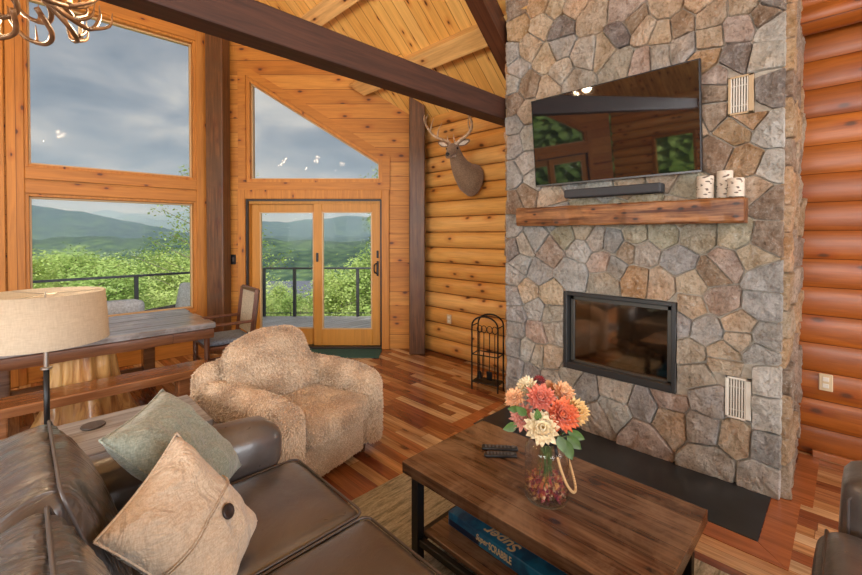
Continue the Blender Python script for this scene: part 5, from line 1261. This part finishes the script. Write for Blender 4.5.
fgrid('hillside_ground', -90, 90, 8.6, 220, 90, 60, lambda r, f: max(gh(r, f), -36)+(f > 30)*0, m_ground, 'green slope falling away below the deck', 'ground', 'structure')
def interp(T_, x):
    if x <= T_[0][0]: return T_[0][1]
    for (a, b), (c, d) in zip(T_, T_[1:]):
        if x <= c: s = (x-a)/(c-a); s = s*s*(3-2*s); return b+(d-b)*s
    return T_[-1][1]
HCOL = [((-3e3), 0)]
def ridge(D, table, width, base, seed, bump):
    """table: ridge height (m) against r/f slope; the ridge crest stands at distance D"""
    def hf(r, f):
        u = r/f; h = interp(table, u); s = max(0, 1-abs(f-D)/width); s = s*s*(3-2*s)
        return base+(h-base)*s+bump*s*(noise.noise(Vector((r/D*14, f/D*14, seed)))+.5*noise.noise(Vector((r/D*40, f/D*40, seed))))
    return hf
def ang(px, py, D): return ((px-431)/416.5, 1.52+(234-py)/416.5*D)
# crest lines as slopes: direction across the view against crest height above eye level
D1 = 1500; t1 = [ang(x, y, D1) for x, y in ((-60,205),(20,206),(45,208),(75,212),(100,217),(125,221),(150,226),(185,234),(225,236),(262,236),(300,238),(400,236),(520,236))]
D2 = 2600; t2 = [ang(x, y, D2) for x, y in ((150,240),(235,226),(262,222),(290,223),(310,220),(325,219),(345,217),(375,218),(430,222),(520,230))]
D3 = 7000; t3 = [ang(x, y, D3) for x, y in ((-60,220),(60,217),(84,214),(95,212),(108,209.5),(118,212),(126,214),(138,213),(155,216),(185,211),(225,213),(262,222),(400,226))]
D5 = 5200; t5 = [ang(x, y, D5) for x, y in ((60,222),(105,219),(118,217),(131,213.5),(142,217),(158,220),(200,223),(262,228))]
D4 = 600; t4 = [ang(x, y, D4) for x, y in ((-60,238),(30,240),(110,238),(190,240),(262,241),(300,240),(340,243),(380,240),(520,240))]
m_h1 = forest_mat('hill_forest', (.015,.045,.028), (.085,.14,.06), .028)
m_h4 = forest_mat('near_hill_forest', (.015,.05,.022), (.11,.18,.06), .07)
fgrid('forested_hill', -700, 200, 260, 900, 110, 40, ridge(D4, t4, 330, -45, 3, 7), m_h4, 'low dark green wooded rise just behind the near trees', 'hill')
fgrid('forested_hill', -2400, 900, 800, 2300, 160, 50, ridge(D1, t1, 700, -45, 1, 12), m_h1, 'long green forested ridge sloping down to the right in the tall window', 'hill')
fgrid('forested_hill', -2200, 1600, 1900, 3600, 140, 40, ridge(D2, t2, 900, -60, 2, 16), m_h1, 'hazy blue wooded ridge seen through the glass door', 'hill')
fgrid('mountain', -7000, 500, 4200, 6400, 120, 30, ridge(D5, t5, 1100, -60, 5, 10), m_h1, 'nearer of the two faint blue mountain peaks, a small sharp cone', 'mountain')
fgrid('mountain', -9000, 800, 6000, 8400, 120, 30, ridge(D3, t3, 1200, -60, 4, 14), m_h1, 'farthest pale blue mountain range on the horizon', 'mountain')
fgrid('valley_floor', -8000, 4000, 200, 9000, 40, 40, lambda r, f: -48, m_h1, 'wooded valley floor between the hills', 'ground', 'structure')
# haze over the valley, a real thin volume beyond the trees
m_haze, t = newmat('valley_haze'); vs_ = t.new('ShaderNodeVolumeScatter'); vs_.inputs[0].default_value = (.42,.66,1.0,1); vs_.inputs['Density'].default_value = 1/3300; vs_.inputs['Anisotropy'].default_value = .0
t.out(None, vs_)
if HAZE:
    hz_ = MB().box((-9500,180,-60),(5000,9500,330)); o = hz_.build('valley_haze', m_haze); o.matrix_world = ML; tag(o, 'thin bluish haze lying over the valley and hills', 'haze', kind='stuff')
# ---------------------------------------------------------------- trees
def leafmat(name, a, b):
    m, t = newmat(name); P = t.obj(); n = t.noise(P, 1.6, 4, .6); w = t.white(t.vm('MULTIPLY', P, (3.0,3.0,3.0))); i = t.new('ShaderNodeObjectInfo').outputs['Random']
    c = t.mix(t.rng(n, .35, .65), a, b); c = t.mix(t.m('MULTIPLY', i, .45), c, t.mix(1.0, c, (.72,.86,.8), 'MULTIPLY'))
    d = t.new('ShaderNodeBsdfDiffuse'); t.put(d.inputs[0], c); tl = t.new('ShaderNodeBsdfTranslucent'); t.put(tl.inputs[0], c); ms = t.new('ShaderNodeMixShader'); ms.inputs[0].default_value = .4
    t.l.new(d.outputs[0], ms.inputs[1]); t.l.new(tl.outputs[0], ms.inputs[2]); t.out(ms); return m
m_lf = [leafmat('spring_leaves', (.42,.52,.14), (.68,.76,.34)), leafmat('green_leaves', (.30,.43,.12), (.54,.65,.25))]
m_bark = plain('grey_bark', (.22,.19,.15), .9, 0, 8, .3, .5)
def tree(h, rad_, nl, seed, ls, mat, low=.15, airy=0):
    rn = random.Random(seed); o = bpy.data.objects.new('young_tree', None); C.objects.link(o)
    mb = MB(); mb.tube([(0,0,0),(.05,.03,h*.5),(0,.05,h*.93)], [.06,.04,.012], 6)
    tips = []
    for k in range(26 if not airy else 34):
        z = h*(low+(.95-low)*rn.random()); a = rn.uniform(0, 6.283); f = (z/h-low)/(1-low); R_ = rad_*(1-.75*max(0, f-.25))*rn.uniform(.55, 1.05)
        p = Vector((R_*math.cos(a), R_*math.sin(a), z+R_*.45)); mb.tube([(0,0,z), p*.5+Vector((0,0,z*.5-R_*.05)), p], [.02,.012,.004], 4); tips.append((Vector((0,0,z)), p))
    mb.build('trunk', m_bark, o)
    lb = MB(); vs = []; fs = []
    for k in range(nl):
        a, b = rn.choice(tips); t_ = rn.uniform(.25, 1.1); c = a.lerp(b, t_)+Vector((rn.gauss(0,1), rn.gauss(0,1), rn.gauss(0,1)))*(.16 if not airy else .11)
        s = ls*rn.uniform(.6, 1.3); d = Vector((rn.uniform(-1,1), rn.uniform(-1,1), rn.uniform(-.6,.4))).normalized(); e = d.cross(Vector((rn.random(), rn.random(), 1.2))).normalized()
        n_ = len(vs); vs += [c, c+d*s*.5+e*s*.3, c+d*s, c+d*s*.5-e*s*.3]; fs.append((n_, n_+1, n_+2, n_+3))
    lb.add(vs, fs); lb.build('foliage', mat, o); return o
protos = [tree(4.0, 1.25, 7500, 10+k, .082, m_lf[0] if k % 2 == 0 else m_lf[1], .08) for k in range(4)]
rn = random.Random(21); used = set(); cnt = 0
rows = [(10.8,1.0),(12.6,1.1),(15,1.25),(18,1.4),(22,1.6),(27,1.9)]
for f0, sc in rows:
    step = 1.75*sc*.72; r = -f0*1.22
    while r < .2*f0+1:
        k = rn.randrange(4); src = protos[k]
        rr, ff = r+rn.uniform(-.5,.5)*sc, f0+rn.uniform(-.8,.8)
        p = loc2w(rr, ff); z = gh(rr, ff); 
        if p.y < YR+1.4 or (p.x > 4 and ff < 10): r += step; continue
        if k not in used: o = src; used.add(k)
        else: o = copy_tree(src)
        top = 1.52-ff*interp([(-1.3,.045),(-.75,.038),(-.62,.035),(-.45,.085),(-.36,.125),(-.31,.135),(-.27,.12),(-.22,.06),(-.1,.05)], rr/ff)+rn.uniform(-.55,.25)*(.5+ff/30)
        s = (top-z)/4.25; o.location = (p.x, p.y, z); o.scale = (min(s*1.1, sc*1.15),)*2+(s,); o.rotation_euler = (0,0,rn.uniform(0,6.28))
        door = rr/ff > -.47; tag(o, 'bright green young leafy tree in the thicket seen through the glass door' if door else 'bright green young leafy tree in the thicket seen through the tall window', 'tree', 'young trees seen through the glass door' if door else 'young trees seen through the tall window'); cnt += 1
        r += step
for k in range(4):
    if k not in used: bpy.data.objects.remove(protos[k], do_unlink=True)
def one(o, r, f, zs, label):
    p = loc2w(r, f); o.location = (p.x, p.y, gh(r, f)); o.scale = zs; tag(o, label, 'tree')
o = tree(7.0, 2.1, 4200, 71, .09, m_lf[1], .35, 1); one(o, -6.35, 12.3, (1,1,1.0), 'taller airy tree between the tall window and the glass door')
o = tree(7.4, 1.2, 2600, 72, .09, m_lf[1], .6, 1); one(o, -1.05, 12.0, (1,1,1.02), 'tree whose twig tip shows in the lower corner of the trapezoid window')
# neighbour's house below
m_roofn = plain('slate_grey_roof', (.09,.10,.13), .85, 0, 6, .25); m_wn = plain('brown_siding', (.20,.15,.11), .8)
hs_ = thing('neighbour_house', loc2w(-17.5, 58, -9.5), "neighbour's low house with a slate-grey roof among the trees", 'house', rz=-AZ+.12)
MB().box((-4.6,-2.6,-5),(4.6,2.6,2.2)).build('walls', m_wn, hs_)
mb = MB(); P = [(-3.1,2.0),(0,4.3),(3.1,2.0),(3.1,2.2),(0,4.5),(-3.1,2.2)]; vs = [Vector((x,y,z)) for x in (-5.1,5.1) for y,z in P]
mb.add(vs, [(0,1,4,5),(1,2,3,4),(6,11,10,7),(7,10,9,8)]+[(i,(i+1)%6,6+(i+1)%6,6+i) for i in range(6)]); mb.build('roof', m_roofn, hs_)

m_side = forest_mat('side_hill_foliage', (.26,.42,.06), (.60,.75,.22), 1.6)
mb = MB(); vs = []; N1, N2 = 60, 34
for j in range(N2+1):
    for i in range(N1+1):
        x = -8.2-j*.75; y = -8+i*.62; vs.append((x, y, -2.2+j*.55+.5*noise.noise(Vector((x*.5,y*.5,0)))+.5*noise.noise(Vector((x*1.3,y*1.3,2)))))
mb.add(vs, [(j*(N1+1)+i, j*(N1+1)+i+1, (j+1)*(N1+1)+i+1, (j+1)*(N1+1)+i) for j in range(N2) for i in range(N1)])
tag(mb.build('side_hillside', m_side, smooth=True), 'steep green hillside left of the house, mirrored in the television', 'hillside', kind='structure')
